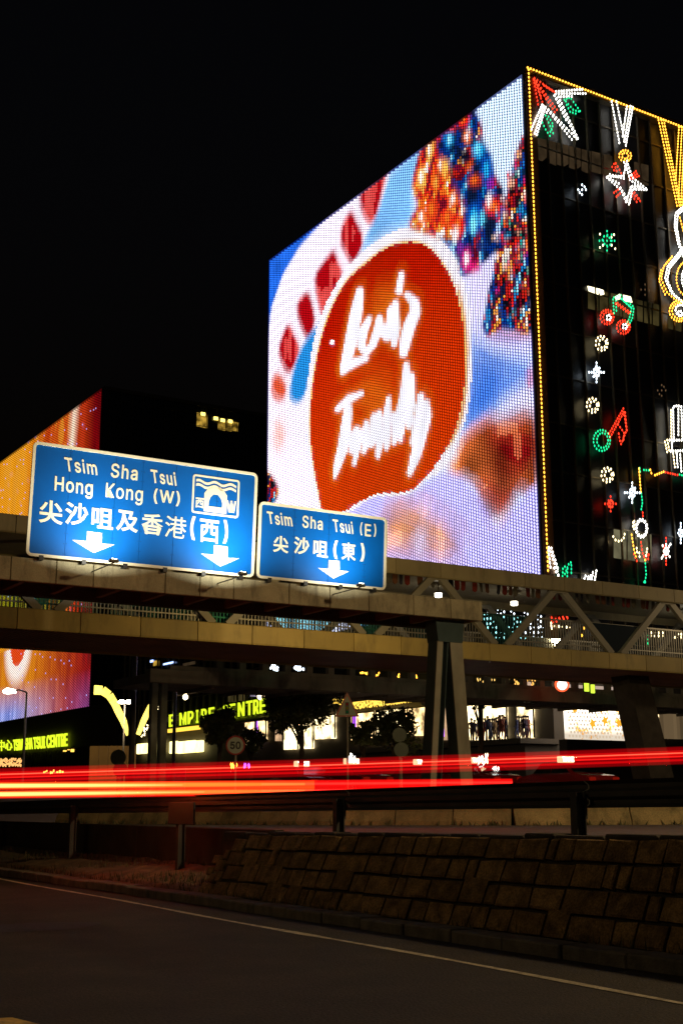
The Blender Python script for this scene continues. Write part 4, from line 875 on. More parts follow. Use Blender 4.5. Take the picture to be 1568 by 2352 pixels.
ornament('large red, white and green starburst in the top corner of the tower', [
    ('e_red', A3, [[(225, 240), (405, 365)], [(225, 245), (430, 530)], [(222, 250), (405, 545)], [(218, 250), (258, 475)], [(225, 260), (300, 465)], [(240, 270), (280, 400)], [(260, 300), (330, 430)], [(405, 365), (345, 330), (300, 300)]]),
    ('e_white', A3, [[(410, 355), (650, 335)], [(410, 372), (675, 372)], [(430, 400), (560, 395)], [(400, 385), (590, 765)], [(430, 400), (600, 765)], [(395, 390), (500, 610)], [(290, 470), (195, 690)], [(300, 490), (225, 720)], [(315, 500), (240, 745)], [(320, 490), (560, 785)], [(345, 510), (595, 770)], [(300, 475), (340, 560)]]),
    ('e_green', A3, [[(480, 425), (530, 405), (620, 530), (560, 515), (480, 425)], [(500, 470), (530, 530), (590, 548)], [(278, 590), (325, 690), (362, 742)], [(320, 560), (390, 725)], [(345, 570), (385, 640), (360, 700)]])], sp=.30, group=G)
ornament('white and red star hanging from a white V shaped ribbon with gold knot', [
    ('e_white', A3, [[(885, 440), (955, 820)], [(925, 440), (1000, 790)], [(1015, 480), (975, 760)], [(1065, 490), (1005, 820)], [(1045, 480), (990, 800)], [(990, 960), (1035, 1080)], [(1015, 950), (1060, 1090), (1190, 1195), (1060, 1190), (1035, 1325), (985, 1215), (838, 1085), (985, 1080), (1015, 950)], [(1010, 990), (1040, 1110), (1150, 1190)], [(870, 1065), (990, 1100)], [(1150, 1170), (1050, 1165), (1010, 1300)], [(960, 1180), (1015, 1320)], [(850, 1090), (960, 1150)]]),
    ('e_gold', A3, [ell(1000, 905, 52, 48), ell(1000, 905, 28, 26)]),
    ('e_red', A3, [[(905, 975), (935, 1060)], [(920, 970), (970, 1060)], [(890, 1000), (915, 1050)], [(1045, 1080), (1105, 1025)], [(1060, 1100), (1125, 1075)], [(1050, 1095), (1118, 1048)], [(905, 1220), (960, 1180)], [(925, 1255), (975, 1210)], [(1065, 1230), (1135, 1298)], [(1060, 1250), (1105, 1308)], [(1080, 1220), (1125, 1280)]])], sp=.30, group=G)
ornament('gold V shaped ribbon of bulbs near the right frame edge', [('e_gold', A3, [[(1285, 600), (1445, 1340)], [(1310, 600), (1465, 1340)], [(1330, 600), (1478, 1340)], [(1460, 660), (1432, 1100)], [(1485, 660), (1455, 1300)], [(1510, 660), (1475, 1340)], [(1535, 670), (1490, 1340)]])], sp=.28, group=G)
clef = [(1596, 700), (1566, 694), (1540, 672), (1526, 640), (1532, 612), (1552, 588), (1574, 560), (1596, 530), (1600, 500), (1588, 480), (1566, 476), (1550, 490), (1548, 520), (1556, 560), (1572, 600), (1590, 660), (1604, 720)]
ornament('white and gold treble clef of bulbs cut by the right frame edge', [('e_white', I, [clef, [(x+5, y+3) for x, y in clef], ell(1580, 640, 16, 26)]), ('e_gold', I, [[(x-9, y) for x, y in clef[1:6]], [(x-14, y+4) for x, y in clef[2:5]], [(1560, 500), (1568, 530), (1574, 545)], ell(1578, 640, 26, 40)])], sp=.28, group=G)
ornament('gold and white rosette of bulbs below the treble clef', [('e_gold', I, [ell(1560, 714, 24, 24), ell(1560, 714, 18, 18)]), ('e_white', I, [ell(1562, 712, 12, 12), ell(1560, 720, 6, 6, 8)])], sp=.28, group=G)
ornament('green and red pair of joined music notes over the lit windows', [
    ('e_green', A3, [[(905, 2250), (895, 2120), (960, 2095), (1075, 2200), (1060, 2300), (1020, 2370)], [(925, 2230), (920, 2140), (960, 2120), (1055, 2210), (1035, 2300), (1005, 2350)], [(945, 2110), (1065, 2215)]]),
    ('e_red', A3, [[(920, 2170), (1040, 2260)], [(935, 2165), (1050, 2250)], ell(845, 2285, 58, 62), ell(850, 2285, 38, 42), ell(985, 2370, 58, 58), ell(990, 2365, 38, 38)]), ('e_white', A3, [ell(860, 2290, 18, 22), ell(998, 2365, 18, 20)])], sp=.28, group=G)
ornament('small cool white snowflake high on the tower face', [('e_cool', A3, flake(632, 1195, 58, 70))], sp=.42, s=.07, group=G)
ornament('large green snowflake with a few white tips', [('e_green', A3, flake(845, 1632, 90, 120, 4)+[ell(845, 1632, 40, 50)]), ('e_warm', A3, [[(785, 1575), (810, 1600)], [(905, 1580), (880, 1605)], [(785, 1690), (830, 1655)], [(915, 1700), (885, 1670)]])], sp=.42, s=.07, group=G)
ornament('faint snowflake right of the joined notes', [('e_dim', A3, flake(1170, 2050, 45, 60))], sp=.45, s=.07, group=G)  # these bulbs emit a faint glow
ornament('faint snowflake left of the tall candle figure', [('e_dim', A4, flake(1312, 560, 45, 75))], sp=.45, s=.07, group=G)
for lab, cx, cy in (('warm white ring of bulbs just below the joined notes', 800, 157), ('warm white ring of bulbs above the green note', 722, 688), ('warm white ring of bulbs above the red flake', 848, 1283)):
    ornament(lab, [('e_warm', A4, [ell(cx, cy, 52, 62), ell(cx+6, cy, 30, 38)])], sp=.36, group=G)
ornament('cool white snowflake between two warm rings', [('e_cool', A4, flake(755, 405, 72, 100)+[ell(755, 405, 25, 40)])], sp=.26, group=G)
ornament('green headed music note with a red flag', [('e_green', A4, [ell(800, 988, 72, 90), ell(806, 988, 48, 64)]), ('e_red', A4, [[(862, 930), (985, 715)], [(872, 960), (990, 745)], [(985, 715), (1012, 900), (965, 1020)], [(1000, 750), (1018, 930)], [(940, 850), (990, 920), (985, 1000)], [(945, 930), (960, 1020)]])], sp=.28, group=G)
ornament('red snowflake lowest in the left column of figures', [('e_red', A4, flake(875, 1530, 55, 85)+[ell(880, 1530, 18, 28)])], sp=.28, group=G)
ornament('cool white snowflake beside the multicoloured string', [('e_cool', A4, flake(1060, 1435, 68, 105)+[ell(1062, 1435, 22, 40)])], sp=.26, group=G)
ornament('multicoloured string of bulbs bending over the lower figures', [
    ('e_gold', A4, [[(1118, 1230), (1135, 1440)], [(1215, 1240), (1225, 1270)], [(1255, 1285), (1330, 1255)]]), ('e_green', A4, [[(1125, 1225), (1130, 1260)], [(1160, 1240), (1210, 1245)], [(1138, 1440), (1148, 1520), (1135, 1590)], [(1465, 1280), (1500, 1290), (1560, 1300)]]),
    ('e_red', A4, [[(1345, 1260), (1455, 1285)], [(1150, 1605), (1152, 1640)]])], sp=.26, group=G)
ornament('bright white ring of bulbs over the lower lit windows', [('e_white', A4, [ell(1140, 1740, 50, 78), ell(1140, 1740, 42, 66)]), ('e_warm', A4, [[(1068, 1690), (1066, 1740)], [(1078, 1680), (1076, 1745)]])], sp=.30, group=G)
ornament('half ring of warm bulbs over the lower lit windows', [('e_warm', A4, [ell(945, 1790, 50, 60, 12, 0, 180)])], sp=.32, group=G)
ornament('gold and red reindeer shaped figure with green tail string', [('e_gold', A4, [[(1055, 1795), (1075, 1920), (1098, 2010)], [(1170, 2010), (1168, 2040)]]), ('e_red', A4, [[(1135, 1860), (1150, 1960), (1185, 2020)], [(1075, 1960), (1100, 2020)], [(1160, 1980), (1215, 1960)], [(1195, 1970), (1200, 2030)]]), ('e_warm', A4, [[(1098, 1910), (1105, 1970)], [(1188, 1915), (1178, 1975)], [(1120, 1950), (1125, 2010)]]), ('e_green', A4, [[(1172, 2040), (1180, 2140), (1166, 2210)], [(1162, 2200), (1164, 2230)], [(1172, 2200), (1172, 2230)]])], sp=.28, group=G)
ornament('red and white eight pointed star above the footbridge on the right', [('e_white', A4, flake(1350, 1935, 60, 95, 4, 45)), ('e_red', A4, flake(1350, 1935, 66, 130, 2, 90)+[ell(1345, 1935, 14, 50)])], sp=.26, group=G)
ornament('cool white snowflake cut by the right frame edge', [('e_cool', A4, flake(1475, 1780, 40, 85))], sp=.26, group=G)
ornament('tall white candle figure of bulbs at the right frame edge', [('e_warm', A4, [[(1395, 980), (1392, 710)], [(1410, 1100), (1428, 1240)], [(1340, 1000), (1360, 1090)], [(1360, 985), (1380, 1090)]]), ('e_white', A4, [[(1415, 990), (1410, 700), (1450, 690), (1480, 700), (1490, 1000)], [(1455, 720), (1455, 960)], [(1380, 985), (1500, 985)], [(1390, 1080), (1500, 1075)], [(1400, 985), (1400, 1090)], [(1440, 1100), (1450, 1235)], [(1470, 1110), (1480, 1250), (1500, 1250)]])], sp=.27, group=G)
ornament('white slanting stroke of bulbs at the foot of the gold border', [('e_white', A4, [[(350, 1905), (435, 2150)], [(345, 1930), (365, 2090)], [(370, 1910), (425, 2080)], [(395, 2080), (430, 2150)]])], sp=.30, group=G)
ornament('green letter like zigzag of bulbs above the footbridge', [('e_green', A4, [[(465, 2150), (468, 2080), (495, 2060)], [(485, 2130), (520, 2040), (540, 2030), (540, 2150)], [(505, 2150), (508, 2060)]])], sp=.28, group=G)
ornament('short white comb of bulbs above the footbridge', [('e_white', A4, [[(652, 2170), (665, 2140)], [(680, 2180), (690, 2135)], [(700, 2170), (712, 2120)], [(715, 2170), (725, 2110)], [(740, 2180), (755, 2100)]])], sp=.24, group=G)
# light figures seen through the footbridge
def B3(X, Y): return ((1631+X/1.42545)/1.7417, (1900+Y/1.42545)/1.7417)
ornament('curtain of cool white bulbs seen through the left part of the right truss', [('e_cool', B3, [[(x, 760+random.uniform(-10, 60)), (x-4, 790+random.uniform(20, 90))] for x in range(435, 775, 19)]+[[(x, 870), (x-3, 930)] for x in range(455, 770, 24)])], sp=.36, s=.06, h=.11)
ornament('red string of bulbs over a warm row seen through the truss', [('e_red', B3, [[(820, 830), (915, 800)], [(825, 840), (918, 812)], [(818, 815), (822, 855)]]), ('e_warm', B3, [[(815, 860), (925, 870)], [(815, 845), (820, 880)]])], sp=.36, s=.08)
ornament('broken row of warm bulbs seen through the middle of the truss', [('e_gold', B3, [[(965, 870), (1040, 878)], [(1180, 880), (1230, 888)], [(990, 915), (995, 950)], [(1100, 920), (1105, 950)]])], sp=.6, s=.09)
ornament('white bulbs beside the rightmost glass pane', [('e_white', B3, [[(1112, 855), (1116, 885)], [(1125, 870), (1160, 885)]])], sp=.3, s=.09)
ornament('right row of short warm light bars seen through the railing', [('e_warm', B3, [[(1385+k*22, 900), (1382+k*22, 930)] for k in range(4)]+[[(1505+k*17, 908), (1502+k*17, 940)] for k in range(4)])], sp=.25, s=.07)
ornament('green vertical string of bulbs seen through the railing', [('e_green', B3, [[(1368, 915), (1366, 1000)]])], sp=.3, s=.08)
# clusters above the far footbridge
def C6(X, Y): return ((900+X/1.42545)/1.7417, (1900+Y/1.42545)/1.7417)
def ornament_at(label, cname, fn, pts, dist, s):
    P = [at(*fn(*p), dist) for p in pts]; c = sum(P, Vector())/len(P); e = empty('light_cluster', c, label, 'lights', 'light clusters over the far footbridge'); bulbs(P, 'bulbs', M[cname], e, s, s*1.3, .04); return e
for lab, x0, x1, n in (('first small cluster of cool white bulbs over the far footbridge', 222, 230, 4), ('cluster of cool white bulbs second from the left over the far footbridge', 262, 300, 14), ('cluster of cool white bulbs third from the left over the far footbridge', 330, 370, 14), ('widest cluster of cool white bulbs over the far footbridge', 396, 480, 26)):
    ornament_at(lab, 'e_cool', C6, [(random.uniform(x0, x1), random.uniform(1082, 1115)) for _ in range(n)], 95, .09)
for lab, x0 in (('first amber light over the far footbridge', 772), ('second amber light over the far footbridge', 800), ('third amber light over the far footbridge', 860), ('fourth amber light over the far footbridge', 976), ('fifth amber light over the far footbridge', 1035), ('sixth amber light over the far footbridge', 1080)):
    ornament_at(lab, 'e_gold', C6, [(x0+random.uniform(0, 18), 1125+random.uniform(0, 16)+(x0-772)*.05) for _ in range(4)], 95, .07)

# ------------------------------------------------------------------ left building (its own LED wall)
LX, LY = 61.57, 162.6
lbd = empty('left_tower', (75, 180, 2), 'dark glass office tower behind the large sign with a fiery LED wall', 'building')
mb = MB(); mb.box(LX+.35, 112, LY+.3, 240, 1.9, 58); mb.build('wall', M['facade_left'], lbd)
mb = MB()
for k in range(30): x = LX+1.2+k*1.65; mb.box(x-.04, x+.04, LY+.12, LY+.29, 2, 57.9)
for k in range(32): z = 4+k*1.75; mb.box(LX+.4, 111, LY+.15, LY+.285, z-.04, z+.04)
mb.build('mullions', M['mullion'], lbd, kind='stuff')
mb = MB(); mb.box(LX+.2, 112, LY+.0, LY+.29, 57.7, 58.2); mb.build('parapet', M['mullion'], lbd)
def c1p(X, Y): return (X/1.42545/1.7417, (1500+Y/1.42545)/1.7417)
M['w_amber'] = emit('window_amber', (1, .6, .08), .35, var=.8, vscale=1.2); M['w_spot'] = emit('ceiling_spot', (1, .78, .15), 3)
for q in (((1122, 212), (1184, 228), (1182, 305), (1120, 290)), ((1245, 250), (1285, 258), (1284, 318), (1244, 308)), ((1292, 260), (1325, 268), (1322, 322), (1290, 316)), ((1330, 266), (1360, 272), (1356, 322), (1328, 318))):
    P = [hit(*c1p(*p), 1, LY+.2) for p in q]; mb = MB(); mb.prism([(p.x, p.z) for p in P], 1, LY+.2, LY+.28); mb.build('lit_window', M['w_amber'], lbd)
for q in ((1160, 222), (1233, 247), (1272, 258), (1315, 264)):
    p = hit(*c1p(*q), 1, LY+.0); mb = MB(); mb.cbox(p.x-.35, p.x+.35, LY-.0, LY+.15, p.z-.25, p.z+.25, .05); mb.build('ceiling_spot', M['w_spot'], lbd)
def fire(P):
    y = P[:, 0]; z = P[:, 1]; u = (y-162.6); t = (z-14)/44; q = lambda *c: np.stack([x+0*y for x in c], 1)
    a = noise2(np.stack([y, z*.10], 1), .55, 21); b = noise2(np.stack([y, z*.2], 1), 1.6, 22)
    k = np.clip((u-4)/30, 0, 1); base = q(.40+.30*k+.25*a, .03+.20*k*k+.14*a*k, .003+.01*a)
    st = np.clip((b-.45)*4, 0, 1)[:, None]*np.clip((u-8)/6, 0, 1)[:, None]; base = base*(1-.6*st)+np.array([.85, .36, .03])*.6*st
    ed = np.clip((6.5-u)/4, 0, 1)[:, None]; base = base*(1-ed)+q(.13+.1*b, .002, .004)*ed
    hot = np.clip(1-np.abs(u-11.5-(.85-t)*5)/2.4, 0, 1)*np.clip((t-.5)*6, 0, 1); hot = (hot*(.5+.8*b))[:, None]; base = base*(1-hot)+np.array([1.0, .75, .55])*hot
    vio = ((np.abs(u-9.8) < .9) & (t > .6) & (t < .83) & (b > .4)); base[vio] = (.25, .22, .9)
    redz = np.clip(1-np.abs(u-22)/6, 0, 1)*np.clip((t-.5)*4, 0, 1); base = base*(1-.8*redz[:, None])+q(.42+.2*b, .02, .004)*.8*redz[:, None]
    wh = (np.abs(u-26) < 2.8*(1-((t-.34)/.36))) & (t > .3) & (t < .66); base[wh] = (.95, .85, 1.0)
    low = z < 25                        # the foot of the wall, seen below the footbridge
    kl = np.clip((u-2)/24, 0, 1); lo = q(.18+.45*kl+.25*b, .01+.16*kl*kl+.14*b*kl, .01+.0*a)
    gl = np.clip((19.5-z)/4.5, 0, 1)*np.clip((u-10)/22, 0, 1); lo = lo*(1-gl[:, None])+q(.14+.3*b, .20+.3*b, .62+.4*b)*gl[:, None]
    vi = np.clip((19-z)/6, 0, 1)*np.clip((14-u)/12, 0, 1)*.6; lo = lo*(1-vi[:, None])+q(.16+.2*b, .06+.1*b, .30+.3*b)*vi[:, None]
    base = np.where(low[:, None], lo, base)
    d = np.hypot(u-31.5, (z-25.5)*1.05); arc = np.clip((7.4-d)/2.2, 0, 1)*low; base = base*(1-arc[:, None])+np.array([1.1, .95, .85])*arc[:, None]
    base[low & (d < 3.6)] = (.85, .07, .01)
    sp = np.random.RandomState(4).rand(len(P)) > .985; base[sp] = base[sp]*.5+np.array([.35, .3, .7])
    return base
M['led_l'] = attr_emit('led_module_left', 1.25); M['led_l_back'] = attr_emit('led_backing_left', .25)
ls = empty('fiery_led_wall', (LX, 185, 14), 'orange and red LED wall on the left tower behind the large sign', 'LED screen')
led_screen('led_screen', LX-.06, 162.9, 214, 14.0, 57.9, .42, .36, fire, ls, .27, .26, M['led_l'], M['led_l_back'])
tc = empty('facade_letters', (61.3, 185, 9), 'glowing yellow green letters TSIM SHA TSUI CENTRE below the fiery LED wall', 'sign letters')
def Lp(X, Y): return ((X/1.42545)/1.7417, (2500+Y/1.42545)/1.7417)
for t_, bl, br, tl in (('TSIM', (82, 718), (134, 714), (80, 654)), ('SHA', (146, 712), (190, 709), (146, 646)), ('TSUI', (196, 709), (262, 704), (194, 640)), ('CENTRE', (270, 703), (388, 692), (270, 630))):
    letters3d(t_, Lp(*bl), Lp(*br), Lp(*tl), 60.3, 'lettering', M['e_lime'], tc, .12, .02)
letters3d('尖沙咀中心', Lp(-120, 728), Lp(74, 716), Lp(-120, 668), 60.3, 'lettering', M['e_lime'], tc, .12, .01)
lp = empty('left_podium', (60, 190, 2), 'dark podium base under the fiery LED wall', 'podium')
mb = MB(); mb.box(60.6, 61.9, 150.2, 240, 2, 13.8); mb.build('wall', M['podium'], lp)
mb = MB()
for k in range(60): mb.box(60.4, 60.6, 152+k*1.2, 152.15+k*1.2, 2, 8.6)
mb.build('wall_fins', M['wall_dark'], lp, kind='stuff')
pts = [at(random.uniform(0, 52), random.uniform(1742, 1760), 150) for _ in range(170)]
e = empty('warm_twinkle_cluster', pts[0], 'dense cluster of tiny orange lights low at the left frame edge', 'fairy lights'); bulbs(pts, 'bulbs', emit('twinkle', (1, .5, .15), 1.3), e, .1, .1, kind='stuff')
M['word'] = emit('lit_word', (1, .55, .08), 2.2)
for lab, x0, x1, y0, y1 in (('first orange lit shop word under the left letters', 176, 194, 822, 850), ('second orange lit shop word under the left letters', 203, 222, 820, 850), ('wide orange lit shop word under the left letters', 228, 260, 828, 846), ('small white lit strip above the dark wall', 256, 302, 708, 722)):
    a = at(*Lp(x0*1.42, y1), 140); b = at(*Lp(x1*1.42, y0), 140); e = empty('lit_shop_word', a, lab, 'shop sign', 'lit shop words on the left'); 
    for q in range(3):
        s0 = a.lerp(b, q/3+.04); s1_ = a.lerp(b, (q+1)/3-.04); mb = MB(); mb.cbox(s0.x, s1_.x, s0.y, s0.y+.2, a.z+random.uniform(0, .3), b.z-random.uniform(0, .3), .03); mb.build('glyph', M['word'], e)

# middle dark block between the towers, with lit arch decorations and the hoarding
mid = empty('middle_block', (62, 140, 2), 'dark low office block between the two LED walls', 'building')
mb = MB(); mb.box(60.6, 90, 112.7, 150, 9.86, 30); mb.build('wall', M['facade_left'], mid)
mb = MB()
for k in range(23): y = 113.5+k*1.6; mb.box(60.45, 60.6, y, y+.1, 10, 29.8)
for k in range(11): z = 11+k*1.8; mb.box(60.47, 60.6, 112.8, 149.8, z, z+.1)
mb.build('mullions', M['mullion'], mid, kind='stuff')
for (x0, x1, y0, y1, mt) in ((345, 352, 1515, 1522, 'e_blue'), (352, 360, 1517, 1530, 'w_amber'), (375, 398, 1519, 1528, 'e_blue'), (420, 448, 1518, 1531, 'w_brown'), (372, 440, 1640, 1660, 'w_dim'), (400, 470, 1555, 1600, 'w_brown')):
    P0, P1 = hit(x0, y1, 0, 60.4), hit(x1, y0, 0, 60.4); mb = MB(); mb.box(60.4, 60.44, P1.y, P0.y, P0.z, P1.z); mb.build('lit_window', M[mt], mid)
def arch(label, pts, ws, dist):
    e = empty('illuminated_arch', at(*pts[-1], dist), label, 'arch light', 'illuminated yellow arches'); W_ = [at(*p, dist) for p in pts]; n = 9; Q = []; 
    for k in range(len(W_)-1):
        a, b = W_[k], W_[k+1]; wa, wb = ws[k], ws[k+1]; d = (b-a).normalized(); sd = d.cross(_fw).normalized()
        for h in range(2):
            p, q = a.lerp(b, h/2+.015), a.lerp(b, (h+1)/2-.015); w0 = wa+(wb-wa)*h/2; w1 = wa+(wb-wa)*(h+1)/2; f = Vector(_fw)*.25
            mb = MB(); vs = [p-sd*w0/2, p+sd*w0/2, q+sd*w1/2, q-sd*w1/2]; mb.add(vs+[v+f for v in vs], [(0, 1, 2, 3), (7, 6, 5, 4), (0, 4, 5, 1), (1, 5, 6, 2), (2, 6, 7, 3), (3, 7, 4, 0)]); mb.build('light_segment', M['e_arch'], e)
    return e
M['e_arch'] = emit('arch_yellow', (1, .75, .12), 2.2, True, var=.25, vscale=.8)
k_ = 115/2955
arch('long curved yellow illuminated arch between the left LED wall and the columns', [(216, 1585), (235, 1586), (251, 1597), (263, 1616), (273, 1637), (283, 1656), (289, 1675), (292, 1690)], [20*k_, 19*k_, 17*k_, 15*k_, 15*k_, 14*k_, 10*k_, 3*k_], 112)
arch('straight yellow illuminated arch leg beside the paired columns', [(357, 1598), (345, 1625), (330, 1655), (317, 1688)], [4*k_, 13*k_, 13*k_, 9*k_], 112)
pts = [at(316+a_*.0+(356-316)*t+6+random.uniform(0, 10), 1690-70*t+random.uniform(-4, 4), 111) for t in np.linspace(0, 1, 40) for a_ in (0,)]
e = empty('arch_fringe', pts[0], 'fringe of tiny white bulbs along the straight yellow arch leg', 'fairy lights'); bulbs(pts, 'bulbs', M['e_warm'], e, .07, .07)
p0 = at(205, 1757, 86); p1 = at(314, 1713, 86)
hd = empty('hoarding', p0, 'long plain beige hoarding wall low on the left', 'hoarding')
dirh = Vector((p1.x-p0.x, p1.y-p0.y, 0)); nseg = 5
for k in range(nseg):
    a = p0+dirh*(k/nseg+.004); b = p0+dirh*((k+1)/nseg-.004); mb = MB(); dn = Vector((-dirh.y, dirh.x, 0)).normalized()*.08
    mb.add([(a.x, a.y, 2.0), (b.x, b.y, 2.0), (b.x, b.y, p1.z), (a.x, a.y, p1.z), (a.x+dn.x, a.y+dn.y, 2.0), (b.x+dn.x, b.y+dn.y, 2.0), (b.x+dn.x, b.y+dn.y, p1.z), (a.x+dn.x, a.y+dn.y, p1.z)],
           [(0, 1, 2, 3), (7, 6, 5, 4), (0, 4, 5, 1), (1, 5, 6, 2), (2, 6, 7, 3), (3, 7, 4, 0)]); mb.build('panel', M['hoard'], hd)

# ------------------------------------------------------------------ big lattice light box on the right
bx = empty('patterned_light_box', (61, 66, 5.6), 'big glowing white box with raised hexagon pattern and orange figures', 'light box')
P = [hit(1297, 1582, 1, 66), hit(1402, 1583, 1, 66), hit(1452, 1583, 1, 66), hit(1453, 1695, 1, 66), hit(1297, 1697, 1, 66)]
x0, xm, x1, zt, zb = P[0].x, hit(1402, 1600, 1, 66).x, P[2].x+.6, P[0].z, P[4].z
M['boxface'] = None
m, t, b = newmat('box_face'); t.nodes.remove(b); N = t.nodes.new; Lk = t.links.new
g = N('ShaderNodeNewGeometry'); sx_ = N('ShaderNodeSeparateXYZ'); Lk(g.outputs['Position'], sx_.inputs[0]); mr = N('ShaderNodeMapRange'); mr.inputs['From Min'].default_value = zb+.3; mr.inputs['From Max'].default_value = zt-.6; mr.inputs['To Min'].default_value = .8; mr.inputs['To Max'].default_value = 6
Lk(sx_.outputs['Z'], mr.inputs['Value']); e_ = N('ShaderNodeEmission'); nz_ = N('ShaderNodeTexNoise'); nz_.inputs['Scale'].default_value = 2.6; Lk(g.outputs['Position'], nz_.inputs['Vector'])
cr = N('ShaderNodeValToRGB'); cr.color_ramp.elements[0].position = .57; cr.color_ramp.elements[0].color = (1, .86, .68, 1); cr.color_ramp.elements[1].position = .66; cr.color_ramp.elements[1].color = (1, .42, .05, 1)
Lk(nz_.outputs['Fac'], cr.inputs[0]); Lk(cr.outputs[0], e_.inputs[0]); Lk(mr.outputs[0], e_.inputs[1]); Lk(e_.outputs[0], t.nodes['Material Output'].inputs[0]); M['boxface'] = m; m.cycles.emission_sampling = 'NONE'
M['hexm'] = emit('hex_cell', (1, .80, .58), .68)
for a, b_ in ((x0, xm-.06), (xm+.06, x1)):
    mb = MB(); mb.cbox(a, b_, 66, 66.3, zb, zt, .05); fp = mb.build('face_panel', M['boxface'], bx)
    mb = MB(); rz = .10
    zz = zb+.2; row = 0
    while zz < zt-1.0:
        xx = a+.2+(row % 2)*.15
        while xx < b_-.2:
            mb.add([(xx+rz*math.cos(q*math.pi/3), 65.985, zz+rz*math.sin(q*math.pi/3)) for q in range(6)]+[(xx, 65.93, zz+.02)], [(q, (q+1) % 6, 6) for q in range(6)]); xx += .3
        zz += .26; row += 1
    mb.build('hexagon_relief', M['hexm'], fp, kind='stuff')
    mb = MB(); mb.cbox(a, b_, 65.9, 66.4, zt+.02, zt+.3, .02); mb.build('top_cap', emit('cap_dim', (1, .75, .6), .5), bx)
mb = MB(); mb.box(x0-.2, x1+.2, 65.8, 66.6, 2, zb-.03); mb.build('base', M['podium'], bx)
# gold figures on the box: simple blossom shapes
for (px, py) in ((1318, 1628), (1352, 1622), (1380, 1628), (1418, 1624), (1444, 1622), (1360, 1662), (1388, 1655), (1420, 1660), (1440, 1652)):
    c = hit(px, py, 1, 65.9); mb = MB()
    pts = [(c.x+.30*(1 if q % 2 else .5)*math.cos(q*math.pi/5), c.z+.36*(1 if q % 2 else .5)*math.sin(q*math.pi/5)) for q in range(10)]
    mb.prism(pts, 1, 65.86, 65.92); mb.build('gold_blossom', emit('blossom', (1, .45, .03), 1.1) if 'bl' not in M else M['bl'], bx)
# bright panel and curtain further right
rp = empty('right_shopfront', (67.5, 66.5, 5.8), 'bright white panel beside a beige curtain at the far right under the footbridge', 'shopfront')
a, b_, c = hit(1485, 1695, 1, 66.2), hit(1510, 1611, 1, 66.2), hit(1568, 1612, 1, 66.2)
mb = MB(); mb.box(a.x, b_.x, 66.2, 66.4, a.z, b_.z); mb.build('bright_panel', M['shop_hot'], rp)
for k in range(16):
    xx = b_.x+.1+k*.32; mb = MB(); mb.tube([(xx, 66.4, a.z), (xx, 66.4, b_.z)], .14, 8); mb.build('curtain_fold', emit('curtain_%d' % k, (.75, .5, .25), random.uniform(.08, .22)), rp)
mb = MB(); mb.box(x1+.3, 80, 66.6, 69.6, 2, a.z-.1); mb.build('base', M['podium'], rp)
# round red and white lit roundel, green exit signs
c = at(1290, 1573, 62); e = empty('lit_roundel', c, 'small lit red and white roundel left of the patterned box', 'sign')
mb = MB(); mb.tube([c, c+Vector(_fw)*.15], .34, 24); mb.build('red_rim', emit('roundel_red', (1, .10, .03), 1.8), e)
mb = MB(); mb.tube([c-Vector(_fw)*.03, c], .24, 24); mb.build('white_centre', emit('roundel_white', (1, .9, .85), 2.5), e)
for lab, px, py, w in (('lime lit sign above the left half of the patterned box', 1347, 1578, 10), ('dim lime lit strip beside the first lime sign', 1361, 1582, 8), ('lime lit sign above the right half of the patterned box', 1417, 1576, 11), ('lime lit sign right of the slanted pier', 1488, 1583, 8)):
    c = at(px, py, 60); e = empty('exit_sign', c, lab, 'sign', 'small lime lit signs'); hw = w*.02*.5
    mb = MB(); mb.cbox(c.x-hw*1.0, c.x+hw*1.6, c.y, c.y+.1, c.z-.2, c.z+.2, .02); mb.build('lit_face', emit('lime_face', (.55, .8, .05), 1.6), e); mb = MB(); mb.cbox(c.x-hw*1.1-.02, c.x+hw*1.7, c.y+.1, c.y+.16, c.z-.23, c.z+.23, .01); mb.build('casing', M['black'], e)

# ------------------------------------------------------------------ poles, lamps, traffic signs
def pole(px, ytop, dist, r, name, label, cat, z0=1.0, mat='steel', taper=.6):
    p = at(px, ytop, dist); e = empty(name, (p.x, p.y, z0), label, cat); mb = MB(); mb.tube([(p.x, p.y, z0), (p.x, p.y, p.z)], [r, r*taper], 10); mb.build('pole', M[mat], e, smooth=True)
    mb = MB(); mb.tube([(p.x, p.y, z0), (p.x, p.y, z0+.35)], r*1.8, 10); mb.build('base', M[mat], e); return e, p
M['polem'] = surf('dark_pole', (.14, .13, .12), .5, metal=.4)
e, p = pole(62, 1590, 88, .11, 'street_lamp', 'thin street lamp with glowing head in front of the left LED wall', 'street lamp', 2, 'polem')
h = at(25, 1589, 88); mb = MB(); mb.tube([p, (p+h)/2+Vector((0, 0, .15)), h], .05, 8); mb.build('arm', M['polem'], e)
mb = MB(); hh = h; mb.tube([hh+Vector((-.45, .2, 0)), hh+Vector((-.2, .1, .06)), hh+Vector((.35, -.1, .03))], [.1, .22, .12], 10); mb.build('lamp_head', M['lamp'], e, smooth=True)
e, p = pole(310, 1505, 60, .14, 'tall_pole', 'tall dark pole left of the paired columns', 'pole', 2, 'polem', .9)
e, p = pole(403, 1572, 70, .10, 'slim_pole', 'slim grey pole right of the paired columns', 'pole', 2, 'steel', .9)
e, p = pole(287, 1618, 80, .07, 'twin_globe_lamp', 'twin headed lamp post glowing in front of the curved yellow arch', 'street lamp', 2, 'polem')
for px in (280, 296): c = at(px, 1612, 80); mb = MB(); mb.tube([c+Vector((0, 0, -.12)), c+Vector((0, 0, .0)), c+Vector((0, 0, .12))], [.12, .28, .1], 12); mb.build('lamp_head', M['lamp'], e, smooth=True)
